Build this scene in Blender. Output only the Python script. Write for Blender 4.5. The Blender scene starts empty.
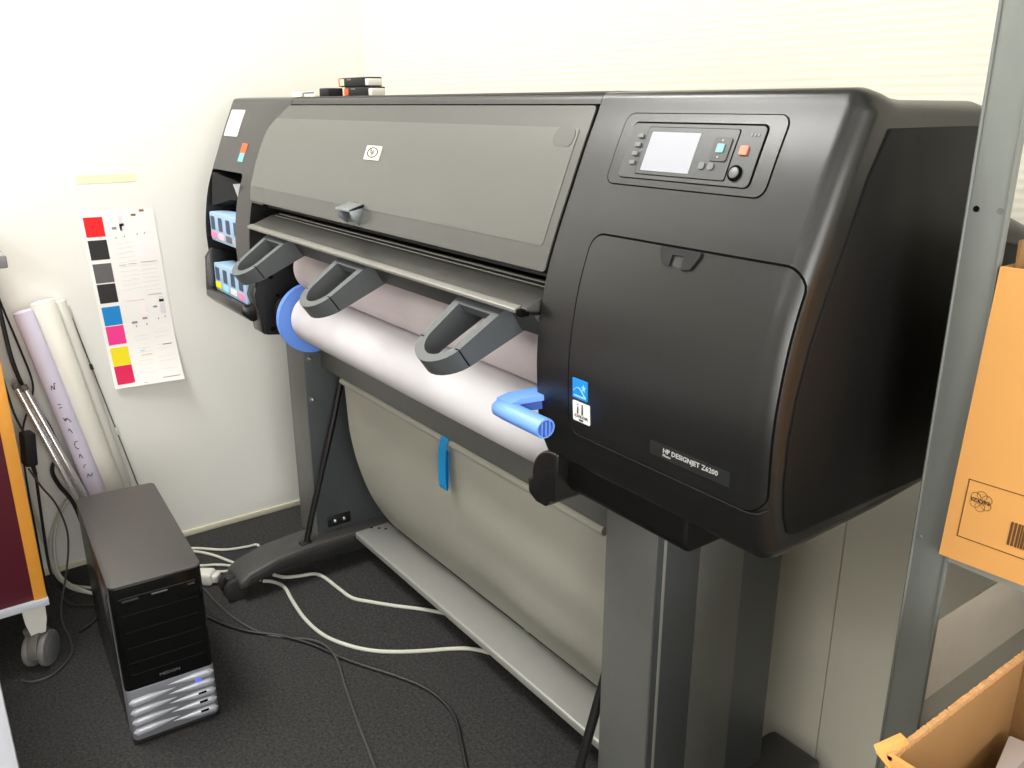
import bpy, bmesh, math, random
from mathutils import Vector, Matrix
random.seed(7)
PI = math.pi
SC = bpy.context.scene
COL = SC.collection
V3 = Vector

# ------------------------------------------------------------------ materials
def mat(name, col, rough=0.5, metal=0.0, spec=0.5, noise=0.0, nscale=40.0, bump=0.0, bscale=200.0, coat=0.0, emit=None, estr=0.0, trans=0.0, alpha=1.0):
    m = bpy.data.materials.new(name); m.use_nodes = True
    nt = m.node_tree; b = nt.nodes['Principled BSDF']
    c = (col[0], col[1], col[2], 1.0)
    b.inputs['Base Color'].default_value = c
    b.inputs['Roughness'].default_value = rough
    b.inputs['Metallic'].default_value = metal
    b.inputs['Specular IOR Level'].default_value = spec
    b.inputs['Coat Weight'].default_value = coat
    b.inputs['Transmission Weight'].default_value = trans
    b.inputs['Alpha'].default_value = alpha
    if emit:
        b.inputs['Emission Color'].default_value = (*emit, 1); b.inputs['Emission Strength'].default_value = estr
    if noise > 0:
        tc = nt.nodes.new('ShaderNodeTexCoord'); n = nt.nodes.new('ShaderNodeTexNoise')
        n.inputs['Scale'].default_value = nscale; n.inputs['Detail'].default_value = 4
        nt.links.new(tc.outputs['Object'], n.inputs['Vector'])
        mx = nt.nodes.new('ShaderNodeMix'); mx.data_type = 'RGBA'
        mx.inputs[6].default_value = tuple(max(0, v * (1 - noise)) for v in col) + (1,)
        mx.inputs[7].default_value = tuple(min(1, v * (1 + noise)) for v in col) + (1,)
        nt.links.new(n.outputs['Fac'], mx.inputs[0]); nt.links.new(mx.outputs[2], b.inputs['Base Color'])
    if bump > 0:
        tc = nt.nodes.new('ShaderNodeTexCoord'); n = nt.nodes.new('ShaderNodeTexNoise')
        n.inputs['Scale'].default_value = bscale; n.inputs['Detail'].default_value = 3
        nt.links.new(tc.outputs['Object'], n.inputs['Vector'])
        bp = nt.nodes.new('ShaderNodeBump'); bp.inputs['Strength'].default_value = bump; bp.inputs['Distance'].default_value = 0.002
        nt.links.new(n.outputs['Fac'], bp.inputs['Height']); nt.links.new(bp.outputs['Normal'], b.inputs['Normal'])
    return m

def srgb(r, g, b):
    f = lambda v: (v / 255 / 12.92) if v / 255 <= 0.04045 else ((v / 255 + 0.055) / 1.055) ** 2.4
    return (f(r), f(g), f(b))

M = {}
M['wall'] = mat('wall_paint', srgb(228, 227, 221), 0.7, noise=0.02, nscale=3)
M['ceiling'] = mat('ceiling_paint', srgb(235, 235, 230), 0.8, noise=0.02, nscale=4)
M['skirt'] = mat('skirting_paint', srgb(222, 217, 192), 0.6, noise=0.03)
M['black'] = mat('black_plastic', (0.009, 0.009, 0.0088), 0.27, spec=0.62, noise=0.10, nscale=900, bump=0.10, bscale=1500)
M['black_side'] = mat('black_plastic_side', (0.004, 0.004, 0.004), 0.5, spec=0.22, noise=0.1, nscale=600)
M['lid'] = mat('smoked_lid', (0.068, 0.066, 0.060), 0.27, spec=0.6, noise=0.05, nscale=6)
M['lid_window'] = mat('smoked_lid_window', (0.100, 0.098, 0.088), 0.25, spec=0.6, noise=0.05, nscale=5)
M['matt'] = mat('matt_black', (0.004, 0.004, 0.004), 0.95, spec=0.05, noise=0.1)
M['inner'] = mat('inner_black', (0.010, 0.010, 0.011), 0.55, spec=0.3, noise=0.1)
M['tray'] = mat('tray_metal', (0.048, 0.047, 0.042), 0.42, metal=0.4, noise=0.25, nscale=25)
M['lip'] = mat('tray_lip', (0.22, 0.215, 0.195), 0.4, metal=0.4, noise=0.1)
M['stop'] = mat('slate_plastic', (0.085, 0.092, 0.095), 0.45, noise=0.06, nscale=60)
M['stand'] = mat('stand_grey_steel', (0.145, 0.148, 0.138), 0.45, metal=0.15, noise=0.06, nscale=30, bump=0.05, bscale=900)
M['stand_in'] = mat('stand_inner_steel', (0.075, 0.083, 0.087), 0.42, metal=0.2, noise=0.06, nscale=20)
M['bar'] = mat('cross_bar_steel', (0.36, 0.36, 0.335), 0.42, metal=0.25, noise=0.05, nscale=20)
M['foot'] = mat('foot_plastic', (0.042, 0.041, 0.039), 0.5, noise=0.1, nscale=50)
M['rod'] = mat('black_rod', (0.008, 0.008, 0.008), 0.4, noise=0.1)
M['rubber'] = mat('rubber', (0.012, 0.012, 0.012), 0.7, noise=0.1)
M['bolt'] = mat('bolt_steel', (0.55, 0.55, 0.53), 0.3, metal=0.9, noise=0.05)
M['paper'] = mat('roll_paper', srgb(212, 209, 213), 0.75, noise=0.012, nscale=8)
M['paper2'] = mat('printed_paper', srgb(222, 210, 214), 0.75, noise=0.02, nscale=6)
M['blue_flange'] = mat('blue_plastic', srgb(104, 148, 234), 0.45, noise=0.03)
M['blue_lever'] = mat('light_blue_plastic', srgb(120, 168, 250), 0.4, noise=0.03)
M['blue_lever_in'] = mat('blue_plastic_core', srgb(62, 100, 185), 0.5, noise=0.05)
M['ink_blue'] = mat('ink_blue_plastic', srgb(150, 178, 204), 0.45, noise=0.03)
M['ink_slot'] = mat('ink_slot_blue', srgb(38, 62, 96), 0.5, noise=0.1)
M['fabric'] = mat('bin_fabric', srgb(165, 164, 153), 0.85, noise=0.035, nscale=7, bump=0.15, bscale=700)
M['tag'] = mat('blue_ribbon', srgb(10, 140, 205), 0.6, noise=0.06, nscale=200)
M['white_sticker'] = mat('white_sticker', srgb(240, 238, 234), 0.5, noise=0.01)
M['badge'] = mat('badge_silver', srgb(225, 222, 208), 0.35, noise=0.02)
M['panel'] = mat('panel_grey', (0.050, 0.052, 0.054), 0.38, noise=0.05)
M['panel_frame'] = mat('panel_frame', (0.030, 0.030, 0.029), 0.40, noise=0.05)
M['button'] = mat('button_grey', (0.14, 0.145, 0.15), 0.4, noise=0.05)
M['screen'] = mat('screen_glow', (0.16, 0.165, 0.175), 0.35, spec=0.2, emit=(0.86, 0.86, 0.92), estr=0.58, noise=0.01)
M['teal'] = mat('teal_key', srgb(110, 170, 175), 0.4, noise=0.03)
M['orange_key'] = mat('orange_key', srgb(235, 120, 85), 0.4, noise=0.03)
M['ink_txt'] = mat('grey_print', srgb(190, 190, 188), 0.5, noise=0.02)
M['dark_print'] = mat('dark_print', srgb(52, 44, 42), 0.6, noise=0.05)
M['brown_print'] = mat('brown_print', srgb(98, 62, 30), 0.7, noise=0.08)
M['estar'] = mat('sticker_blue', srgb(20, 140, 225), 0.45, noise=0.04)
M['estar2'] = mat('sticker_pale_blue', srgb(150, 210, 248), 0.45, noise=0.02)
M['label'] = mat('name_label', (0.022, 0.023, 0.022), 0.25, noise=0.05)
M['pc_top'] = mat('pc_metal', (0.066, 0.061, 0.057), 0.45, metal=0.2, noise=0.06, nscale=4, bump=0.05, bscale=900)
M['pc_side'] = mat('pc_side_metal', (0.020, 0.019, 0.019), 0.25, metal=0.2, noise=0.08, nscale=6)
M['pc_black'] = mat('pc_gloss', (0.004, 0.004, 0.004), 0.12, spec=0.35, noise=0.05)
M['pc_silver'] = mat('pc_silver', srgb(122, 124, 131), 0.38, metal=0.3, noise=0.04)
M['pc_wave'] = mat('pc_silver_light', srgb(176, 179, 186), 0.35, metal=0.2, noise=0.03)
M['led'] = mat('blue_led', (0.05, 0.07, 0.9), 0.4, emit=(0.1, 0.12, 1.0), estr=0.9, noise=0.02)
M['maroon'] = mat('maroon_board', srgb(88, 18, 34), 0.6, noise=0.06, nscale=60)
M['beech'] = mat('beech_edge', srgb(236, 160, 58), 0.5, noise=0.07, nscale=30)
M['white_metal'] = mat('white_metal', srgb(205, 208, 218), 0.4, noise=0.02)
M['white_plastic'] = mat('white_plastic', srgb(214, 211, 203), 0.45, noise=0.02)
M['grey_plastic'] = mat('grey_plastic', srgb(112, 110, 108), 0.45, noise=0.05)
M['caster'] = mat('caster_grey', srgb(92, 90, 86), 0.4, noise=0.05)
M['grey_top'] = mat('grey_laminate', srgb(126, 124, 124), 0.5, noise=0.04)
M['chrome'] = mat('chrome', (0.80, 0.81, 0.82), 0.25, metal=0.75, noise=0.03)
M['galv_reflect'] = mat('steel_with_beige_reflection', (0.90, 0.79, 0.67), 0.32, metal=0.35, noise=0.10, nscale=14)  # beige in the base colour stands in for the carton's reflection on bare steel
M['post'] = mat('shelf_grey_steel', (0.235, 0.250, 0.235), 0.45, metal=0.3, noise=0.05, nscale=12)
M['shelf_grey'] = mat('shelf_paint', (0.47, 0.475, 0.44), 0.5, metal=0.2, noise=0.04, nscale=12)
M['catch'] = mat('catch_steel', (0.21, 0.23, 0.24), 0.35, metal=0.5, noise=0.05)
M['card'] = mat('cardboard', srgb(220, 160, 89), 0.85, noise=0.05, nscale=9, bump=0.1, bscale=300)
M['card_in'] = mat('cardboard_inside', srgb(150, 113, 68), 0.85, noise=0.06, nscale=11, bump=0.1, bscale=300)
M['card_edge'] = mat('cardboard_edge', srgb(188, 142, 92), 0.9, noise=0.25, nscale=140)
M['tape'] = mat('masking_tape', srgb(232, 226, 186), 0.7, noise=0.03)
M['wire_w'] = mat('white_cable', srgb(196, 196, 184), 0.5, noise=0.03)
M['wire_b'] = mat('black_cable', (0.010, 0.010, 0.010), 0.45, noise=0.1)
M['wire_g'] = mat('grey_cable', (0.05, 0.05, 0.05), 0.5, noise=0.1)
M['lilac'] = mat('lilac_paper', srgb(214, 208, 228), 0.7, noise=0.03, nscale=10)
M['tube'] = mat('white_tube', srgb(226, 224, 214), 0.5, noise=0.02)
M['pale_roll'] = mat('pale_grey_roll', srgb(206, 204, 196), 0.4, noise=0.03)
M['greybox'] = mat('grey_crate', srgb(118, 120, 120), 0.6, noise=0.05)
for k, c in dict(red=(240, 6, 20), k1=(34, 32, 32), g1=(92, 90, 92), cyan=(0, 132, 206), pink=(240, 52, 142), yel=(240, 220, 0), crim=(222, 0, 84),
                 lmag=(246, 130, 175), lpink=(240, 190, 208), lgrey=(176, 172, 176), mgrey=(96, 92, 98), lcyan=(150, 215, 235), paleg=(222, 218, 222), palep=(249, 236, 237), mauve=(150, 130, 150), rust=(150, 80, 80),
                 orange=(225, 92, 50), cream=(225, 205, 175)).items():
    M['c_' + k] = mat('ink_' + k, srgb(*c), 0.6, noise=0.02)

def carpet():
    m = bpy.data.materials.new('carpet'); m.use_nodes = True; nt = m.node_tree; b = nt.nodes['Principled BSDF']
    tc = nt.nodes.new('ShaderNodeTexCoord')
    n1 = nt.nodes.new('ShaderNodeTexNoise'); n1.inputs['Scale'].default_value = 330; n1.inputs['Detail'].default_value = 3
    n2 = nt.nodes.new('ShaderNodeTexNoise'); n2.inputs['Scale'].default_value = 140; n2.inputs['Detail'].default_value = 5
    for n in (n1, n2): nt.links.new(tc.outputs['Object'], n.inputs['Vector'])
    mth = nt.nodes.new('ShaderNodeMath'); mth.operation = 'MULTIPLY'
    nt.links.new(n1.outputs['Fac'], mth.inputs[0]); nt.links.new(n2.outputs['Fac'], mth.inputs[1])
    r = nt.nodes.new('ShaderNodeValToRGB')
    r.color_ramp.elements[0].position = 0.10; r.color_ramp.elements[0].color = (0.016, 0.016, 0.0165, 1)
    r.color_ramp.elements[1].position = 0.46; r.color_ramp.elements[1].color = (0.072, 0.070, 0.068, 1)
    nt.links.new(mth.outputs[0], r.inputs['Fac']); nt.links.new(r.outputs['Color'], b.inputs['Base Color'])
    bp = nt.nodes.new('ShaderNodeBump'); bp.inputs['Strength'].default_value = 0.6; bp.inputs['Distance'].default_value = 0.004
    nt.links.new(n1.outputs['Fac'], bp.inputs['Height']); nt.links.new(bp.outputs['Normal'], b.inputs['Normal'])
    b.inputs['Roughness'].default_value = 0.95; b.inputs['Specular IOR Level'].default_value = 0.15
    return m
M['carpet'] = carpet()

def ribbed_wall():
    # painted panels below, finely ribbed wallpaper above
    m = bpy.data.materials.new('ribbed_wallpaper'); m.use_nodes = True; nt = m.node_tree; b = nt.nodes['Principled BSDF']
    b.inputs['Base Color'].default_value = (*srgb(226, 222, 206), 1); b.inputs['Roughness'].default_value = 0.75
    tc = nt.nodes.new('ShaderNodeTexCoord'); sp = nt.nodes.new('ShaderNodeSeparateXYZ'); nt.links.new(tc.outputs['Object'], sp.inputs[0])
    n = nt.nodes.new('ShaderNodeTexNoise'); n.inputs['Scale'].default_value = 14
    nt.links.new(tc.outputs['Object'], n.inputs['Vector'])
    ml = nt.nodes.new('ShaderNodeMath'); ml.operation = 'MULTIPLY'; ml.inputs[1].default_value = 2 * PI / 0.0125
    nt.links.new(sp.outputs['Z'], ml.inputs[0])
    ad = nt.nodes.new('ShaderNodeMath'); ad.operation = 'MULTIPLY_ADD'; ad.inputs[1].default_value = 0.9
    nt.links.new(n.outputs['Fac'], ad.inputs[0]); nt.links.new(ml.outputs[0], ad.inputs[2])
    sn = nt.nodes.new('ShaderNodeMath'); sn.operation = 'SINE'; nt.links.new(ad.outputs[0], sn.inputs[0])
    gt = nt.nodes.new('ShaderNodeMath'); gt.operation = 'GREATER_THAN'; gt.inputs[1].default_value = 0.95
    nt.links.new(sp.outputs['Z'], gt.inputs[0])
    mm = nt.nodes.new('ShaderNodeMath'); mm.operation = 'MULTIPLY'
    nt.links.new(sn.outputs[0], mm.inputs[0]); nt.links.new(gt.outputs[0], mm.inputs[1])
    bp = nt.nodes.new('ShaderNodeBump'); bp.inputs['Strength'].default_value = 0.25; bp.inputs['Distance'].default_value = 0.0008
    nt.links.new(mm.outputs[0], bp.inputs['Height']); nt.links.new(bp.outputs['Normal'], b.inputs['Normal'])
    return m
M['ribbed'] = ribbed_wall()

# ------------------------------------------------------------------ mesh helpers
ORIGIN = {}
class MB:
    def __init__(s): s.bm = bmesh.new()
    def face(s, pts):
        vs = [s.bm.verts.new(p) for p in pts]
        try: return s.bm.faces.new(vs)
        except ValueError: return None
    def box(s, x0, x1, y0, y1, z0, z1, bev=0.0, seg=2):
        b = bmesh.new(); bmesh.ops.create_cube(b, size=1)
        for v in b.verts: v.co = V3(((x0 + x1) / 2 + v.co.x * (x1 - x0), (y0 + y1) / 2 + v.co.y * (y1 - y0), (z0 + z1) / 2 + v.co.z * (z1 - z0)))
        if bev > 0: bmesh.ops.bevel(b, geom=b.edges[:], offset=bev, segments=seg, affect='EDGES', profile=0.5)
        return s.merge(b)
    def merge(s, b, mtx=None):
        if mtx is not None: bmesh.ops.transform(b, matrix=mtx, verts=b.verts[:])
        me = bpy.data.meshes.new('tmp'); b.to_mesh(me); b.free(); s.bm.from_mesh(me); bpy.data.meshes.remove(me); return s
    def loft(s, rings, closed=True, cap=True):
        R = [[s.bm.verts.new(p) for p in r] for r in rings]
        n = len(R[0])
        for a, b in zip(R, R[1:]):
            for i in range(n if closed else n - 1):
                j = (i + 1) % n
                s.bm.faces.new((a[i], a[j], b[j], b[i]))
        if cap and closed:
            s.bm.faces.new(R[0][::-1]); s.bm.faces.new(R[-1])
        return s
    def prism(s, poly, axis, a0, a1, bev=0.0, seg=2):
        # poly: 2D points; axis 'x': (y,z), 'y': (x,z), 'z': (x,y)
        f = {'x': lambda a, p: (a, p[0], p[1]), 'y': lambda a, p: (p[0], a, p[1]), 'z': lambda a, p: (p[0], p[1], a)}[axis]
        b = bmesh.new()
        A = [b.verts.new(f(a0, p)) for p in poly]; B = [b.verts.new(f(a1, p)) for p in poly]
        n = len(poly)
        for i in range(n):
            j = (i + 1) % n; b.faces.new((A[i], A[j], B[j], B[i]))
        b.faces.new(A[::-1]); b.faces.new(B)
        bmesh.ops.recalc_face_normals(b, faces=b.faces[:])
        if bev > 0:
            e = [e for e in b.edges if e.is_manifold and e.calc_face_angle(0) > 0.6]
            bmesh.ops.bevel(b, geom=e, offset=bev, segments=seg, affect='EDGES', profile=0.5)
        return s.merge(b)
    def tube(s, pts, r, n=10, r2=None):
        pts = [V3(p) for p in pts]; rings = []
        up = V3((0, 0, 1))
        t0 = (pts[1] - pts[0]).normalized()
        u = t0.cross(up)
        if u.length < 1e-3: u = t0.cross(V3((1, 0, 0)))
        u.normalize()
        for i, p in enumerate(pts):
            t = (pts[min(i + 1, len(pts) - 1)] - pts[max(i - 1, 0)]).normalized()
            u = (u - t * u.dot(t)).normalized(); w = t.cross(u)
            rr = r if r2 is None else r + (r2 - r) * i / (len(pts) - 1)
            rings.append([p + (u * math.cos(a) + w * math.sin(a)) * rr for a in [2 * PI * k / n for k in range(n)]])
        return s.loft(rings)
    def cyl(s, a, b, r, n=32, bev=0.0):
        a, b = V3(a), V3(b); d = (b - a)
        if bev <= 0: return s.tube([a, b], r, n)
        t = d.normalized(); u = t.orthogonal().normalized(); w = t.cross(u)
        prof = [(0, r - bev), (bev * 0.3, r - bev * 0.3), (bev, r), (d.length - bev, r), (d.length - bev * 0.3, r - bev * 0.3), (d.length, r - bev)]
        rings = [[a + t * h + (u * math.cos(q) + w * math.sin(q)) * rr for q in [2 * PI * k / n for k in range(n)]] for h, rr in prof]
        return s.loft(rings)
    def annulus(s, c, ax, r0, r1, th, n=48):
        c = V3(c); t = V3(ax).normalized(); u = t.orthogonal().normalized(); w = t.cross(u)
        P = lambda r, h: [c + t * h + (u * math.cos(q) + w * math.sin(q)) * r for q in [2 * PI * k / n for k in range(n)]]
        rs = [P(r0, 0), P(r1, 0), P(r1, th), P(r0, th), P(r0, 0)]
        return s.loft(rs, cap=False)
    def ball(s, c, r, sc=(1, 1, 1), seg=16):
        b = bmesh.new(); bmesh.ops.create_uvsphere(b, u_segments=seg, v_segments=seg // 2, radius=r)
        for v in b.verts: v.co = V3((c[0] + v.co.x * sc[0], c[1] + v.co.y * sc[1], c[2] + v.co.z * sc[2]))
        return s.merge(b)
    def build(s, name, material, parent=None, smooth=40, xf=None):
        if xf is not None: bmesh.ops.transform(s.bm, matrix=xf, verts=s.bm.verts[:])
        off = ORIGIN.get(parent.name, V3((0, 0, 0))) if parent else None
        bmesh.ops.remove_doubles(s.bm, verts=s.bm.verts[:], dist=1e-6)
        bmesh.ops.recalc_face_normals(s.bm, faces=s.bm.faces[:])
        if parent is None:
            xs = [v.co for v in s.bm.verts]
            off = V3(((min(v.x for v in xs) + max(v.x for v in xs)) / 2, (min(v.y for v in xs) + max(v.y for v in xs)) / 2, min(v.z for v in xs)))
        for v in s.bm.verts: v.co -= off
        a = math.radians(smooth)
        for e in s.bm.edges: e.smooth = not (e.is_manifold and e.calc_face_angle(0) > a) and e.is_manifold
        for f in s.bm.faces: f.smooth = True
        me = bpy.data.meshes.new(name); s.bm.to_mesh(me); s.bm.free()
        me.materials.append(material)
        o = bpy.data.objects.new(name, me); COL.objects.link(o)
        if parent: o.parent = parent
        else: o.location = off
        ORIGIN[o.name] = off
        return o

def tag(o, label, cat, group=None, kind=None):
    if label: o['label'] = label
    if cat: o['category'] = cat
    if group: o['group'] = group
    if kind: o['kind'] = kind
    return o
def thing(name, label, cat, loc, group=None):
    o = bpy.data.objects.new(name, None); COL.objects.link(o); o.location = loc; o.empty_display_size = 0.1
    ORIGIN[o.name] = V3(loc)
    return tag(o, label, cat, group)
def struct(o): o['kind'] = 'structure'; return o
def lab(o, t): o['label'] = t; return o

def smooth_pts(pts, n=8, closed=False):
    P = [V3(p) for p in pts]; out = []
    for i in range(len(P) - 1):
        p0 = P[max(i - 1, 0)]; p1 = P[i]; p2 = P[i + 1]; p3 = P[min(i + 2, len(P) - 1)]
        for k in range(n):
            t = k / n
            out.append(0.5 * ((2 * p1) + (p2 - p0) * t + (2 * p0 - 5 * p1 + 4 * p2 - p3) * t * t + (3 * p1 - p0 - 3 * p2 + p3) * t ** 3))
    out.append(P[-1]); return out

def text_mb(txt, size, origin, right, up, depth=0.0006, width=None):
    """lettering as a mesh standing on a plane"""
    cu = bpy.data.curves.new('lettering', 'FONT'); cu.body = txt; cu.size = size; cu.extrude = depth / 2; cu.resolution_u = 2
    ob = bpy.data.objects.new('lettering', cu); COL.objects.link(ob)
    dg = bpy.context.evaluated_depsgraph_get(); dg.update()
    me = bpy.data.meshes.new_from_object(ob.evaluated_get(dg))
    bpy.data.objects.remove(ob)
    mb = MB(); mb.bm.from_mesh(me); bpy.data.meshes.remove(me)
    R = V3(right).normalized(); U = V3(up).normalized(); N = R.cross(U); O = V3(origin)
    k = 1.0
    if width:
        w = max(v.co.x for v in mb.bm.verts); k = width / w
    for v in mb.bm.verts: v.co = O + R * v.co.x * k + U * v.co.y + N * (v.co.z + depth / 2)
    return mb

def rrect(x0, x1, y0, y1, r, n=5):
    pts = []
    for cx, cy, a0 in ((x1 - r, y1 - r, 0), (x0 + r, y1 - r, PI / 2), (x0 + r, y0 + r, PI), (x1 - r, y0 + r, 1.5 * PI)):
        for k in range(n + 1):
            a = a0 + k * PI / 2 / n; pts.append((cx + r * math.cos(a), cy + r * math.sin(a)))
    return pts

# ------------------------------------------------------------------ the room
XL, XR, YB, YF, ZC = -2.468, 2.4, 1.245, -2.9, 2.75
o = MB().box(XL - 0.1, XR + 0.1, YF - 0.1, YB + 0.1, -0.1, 0.0).build('floor', M['carpet']); struct(o)
o = MB().box(XL - 0.1, XR + 0.1, YF - 0.1, YB + 0.1, ZC, ZC + 0.1).build('ceiling', M['ceiling']); struct(o)
o = MB().box(XL - 0.1, XL, YF - 0.1, YB + 0.1, 0, ZC).build('wall_left', M['wall']); struct(o)
mb = MB()                                                       # back wall: boards with narrow vertical joints
joints = [-1.95, -0.7335, 0.48, 1.72]
xs = [XL] + joints + [XR + 0.1]
for a, b in zip(xs, xs[1:]):
    mb.box(a + (0.0012 if a != XL else 0), b - 0.0012, YB, YB + 0.05, 0, .90)
mb.box(XL, XR + 0.1, YB + 0.004, YB + 0.1, 0, ZC)
mb.box(XL, XR + 0.1, YB, YB + 0.06, .90, ZC)
o = mb.build('wall_back', M['ribbed']); struct(o)
o = MB().box(XR, XR + 0.1, YF, YB, 0, ZC).build('wall_right', M['wall']); struct(o)
o = MB().box(XL, XR + 0.1, YF - 0.1, YF, 0, ZC).build('wall_front', M['wall']); struct(o)
o = MB().box(XL, XL + 0.005, YF, YB, 0, 0.018, 0.0015).build('baseboard_left', M['skirt']); struct(o)
o = MB().box(XL + 0.005, XR, YB - 0.005, YB, 0, 0.018, 0.0015).build('baseboard_back', M['skirt']); struct(o)

# ------------------------------------------------------------------ the plotter
PROF = [(.692, .788), (.677, .829), (.672, .881), (.671, .937), (.677, .991), (.688, 1.043), (.706, 1.094), (.726, 1.143), (.747, 1.194), (.766, 1.236), (.775, 1.258)]
def fine_prof(prof, n=6): return [(p.y, p.z) for p in smooth_pts([(0, y, z) for y, z in prof], n)]
FP = fine_prof(PROF)
def prof_at(z):
    if z <= FP[0][1]: a, b = FP[0], FP[1]
    elif z >= FP[-1][1]: a, b = FP[-2], FP[-1]
    else:
        for a, b in zip(FP, FP[1:]):
            if a[1] <= z <= b[1]: break
    t = (z - a[1]) / (b[1] - a[1]); y = a[0] + (b[0] - a[0]) * t
    # smoothed tangent
    i = FP.index(a); p = FP[max(i - 2, 0)]; q = FP[min(i + 3, len(FP) - 1)]
    d = V3((0, q[0] - p[0], q[1] - p[1])).normalized()
    return y, V3((0, -d.z, d.y))
PXR, RR = -0.491, 0.023
def S(x, z, off=0.0):
    """point on (or off) the moulded front of the plotter"""
    y, n = prof_at(z); p = V3((x, y, z))
    if x > PXR - RR:
        sx = min(1.0, (x - (PXR - RR)) / RR); t = math.asin(sx); ins = RR * (1 - math.cos(t))
        p = p - n * ins; n = n * math.cos(t) + V3((1, 0, 0)) * math.sin(t)
    if x > PXR: p = p - (V3((0, *prof_at(z)[1].yz))) * (x - PXR)
    return p + n * off
def patch(x0, x1, z0, z1, off, r=0.004, nz=10, nx=2, base=-0.003, xs=None, x0f=None):
    """slab that follows the moulded front, with rounded corners"""
    mb = MB(); zs = set()
    for k in range(6):
        a = k * PI / 2 / 5
        zs.add(round(z0 + r * (1 - math.cos(a)), 6)); zs.add(round(z1 - r * (1 - math.cos(a)), 6))
    for k in range(nz + 1): zs.add(round(z0 + r + (z1 - z0 - 2 * r) * k / nz, 6))
    zs = sorted(zs)
    def inset(z):
        d = min(z - z0, z1 - z)
        return 0 if d >= r else r - math.sqrt(max(0, r * r - (r - d) ** 2))
    rows = []
    for z in zs:
        i = inset(z); a, b = (x0 if x0f is None else x0f(z) + x0) + i, x1 - i
        X = [a + (b - a) * k / nx for k in range(nx + 1)] if xs is None else [a] + [q for q in xs if a + 0.001 < q < b - 0.001] + [b]
        if xs is not None and len(X) != len(xs) + 2:
            X = [a] + [min(max(q, a), b) for q in xs] + [b]
        rows.append([S(q, z, off) for q in X] + [S(q, z, base) for q in reversed(X)])
    mb.loft(rows); return mb

pr = thing('large_format_printer', 'large black floor-standing plotter with smoked lid, on a grey two-legged steel stand', 'printer', (-1.39, 0.95, 0.0))

def body_ring(x, front, rear, ins):
    poly = front + rear
    if ins:
        n = len(poly); out = []
        for i in range(n):
            p, a, b = V3((*poly[i], 0)), V3((*poly[i - 1], 0)), V3((*poly[(i + 1) % n], 0))
            d1 = (p - a); d2 = (b - p)
            if d1.length < 1e-6: d1 = d2
            if d2.length < 1e-6: d2 = d1
            t = (d1.normalized() + d2.normalized())
            t = t.normalized() if t.length > 1e-4 else d1.normalized()
            nn = V3((-t.y, t.x, 0))          # points inside for this winding
            out.append((p.x + nn.x * ins, p.y + nn.y * ins))
        k0, k1 = len(front) - 4, len(front) + 3          # tight top edge: keep the inset from folding over
        for k in range(k0 + 1, k1):
            f = (k - k0) / (k1 - k0); w = min(1, abs(ins) / .023) ** .6; out[k] = tuple(out[k][a] * (1 - w) + (out[k0][a] + (out[k1][a] - out[k0][a]) * f) * w for a in (0, 1))
        poly = out
    return [(x, y, z) for y, z in poly]
# winding: up the front (z rising), over the top to the back, down, and back along the bottom  -> clockwise in (y,z)
REAR = [(.779, 1.2625), (.787, 1.2645), (.80, 1.2655), (.90, 1.2655), (1.0, 1.263), (1.022, 1.258), (1.036, 1.243), (1.045, 1.20), (1.055, 1.145), (1.075, 1.128), (1.13, 1.117), (1.185, 1.10), (1.205, 1.08), (1.212, 1.05), (1.212, .86), (1.205, .82), (1.18, .80), (.90, .779), (.72, .774), (.702, .779)]
RREAR = [(.779, 1.2625), (.787, 1.2645), (.798, 1.2645), (.815, 1.261), (.835, 1.2555), (.86, 1.253), (1.0, 1.252), (1.022, 1.248), (1.036, 1.235)] + REAR[7:]
mb = MB(); rings = []
rings.append(body_ring(-0.868, FP, RREAR, 0))
rings.append(body_ring(PXR - RR, FP, RREAR, 0))
for k in range(1, 8):
    t = k * PI / 2 / 7
    rings.append(body_ring(PXR - RR + RR * math.sin(t), FP, RREAR, -RR * (1 - math.cos(t))))
mb.loft(rings)
rh = mb.build('right_housing', M['black'], pr, smooth=32)
# recessed relief of the side cover
mb = MB()
side = [(.815, 1.226), (.789, 1.18), (.765, 1.12), (.743, 1.07), (.724, 1.02), (.710, .965), (.704, .92), (.704, .87), (.709, .835), (.718, .812), (.73, .806), (1.17, .806), (1.185, .83), (1.185, 1.05), (1.15, 1.08), (1.065, 1.095), (1.03, 1.12), (1.015, 1.20), (1.0, 1.226)]
mb.prism(side, 'x', PXR - 0.006, PXR + 0.0025, 0.002)
mb.build('side_cover', M['black_side'], rh)

# left housing with the open ink bay
LX0, LX1 = -2.303, -1.893
LFRONT = [(.700, .757), (.684, .772), (.672, .80)] + [p for p in FP if p[1] > .812]
LREAR = REAR[:-4] + [(1.205, .80), (1.18, .775), (.90, .757), (.72, .752)]
mb = MB(); rings = []
for k in range(6, 0, -1):
    t = k * PI / 2 / 6; r = .02
    rings.append(body_ring(LX0 + r - r * math.sin(t), LFRONT, LREAR, -r * (1 - math.cos(t))))
rings.append(body_ring(LX0 + .02, LFRONT, LREAR, 0)); rings.append(body_ring(LX1, LFRONT, LREAR, 0))
mb.loft(rings)
lh = mb.build('left_housing', M['black'], pr, smooth=32)
cut = MB(); cut.box(-2.287, -2.058, 0.50, 0.79, 0.775, 1.093, 0.012, 3); cut.box(-1.962, -1.85, .50, .80, .60, 1.036)
co = cut.build('bay_cutter', M['inner'], pr)
md = lh.modifiers.new('bay', 'BOOLEAN'); md.operation = 'DIFFERENCE'; md.object = co; md.solver = 'EXACT'
dg = bpy.context.evaluated_depsgraph_get(); dg.update()
nm = bpy.data.meshes.new_from_object(lh.evaluated_get(dg)); lh.modifiers.clear(); old = lh.data; lh.data = nm
bpy.data.objects.remove(co); bpy.data.meshes.remove(old)
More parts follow.
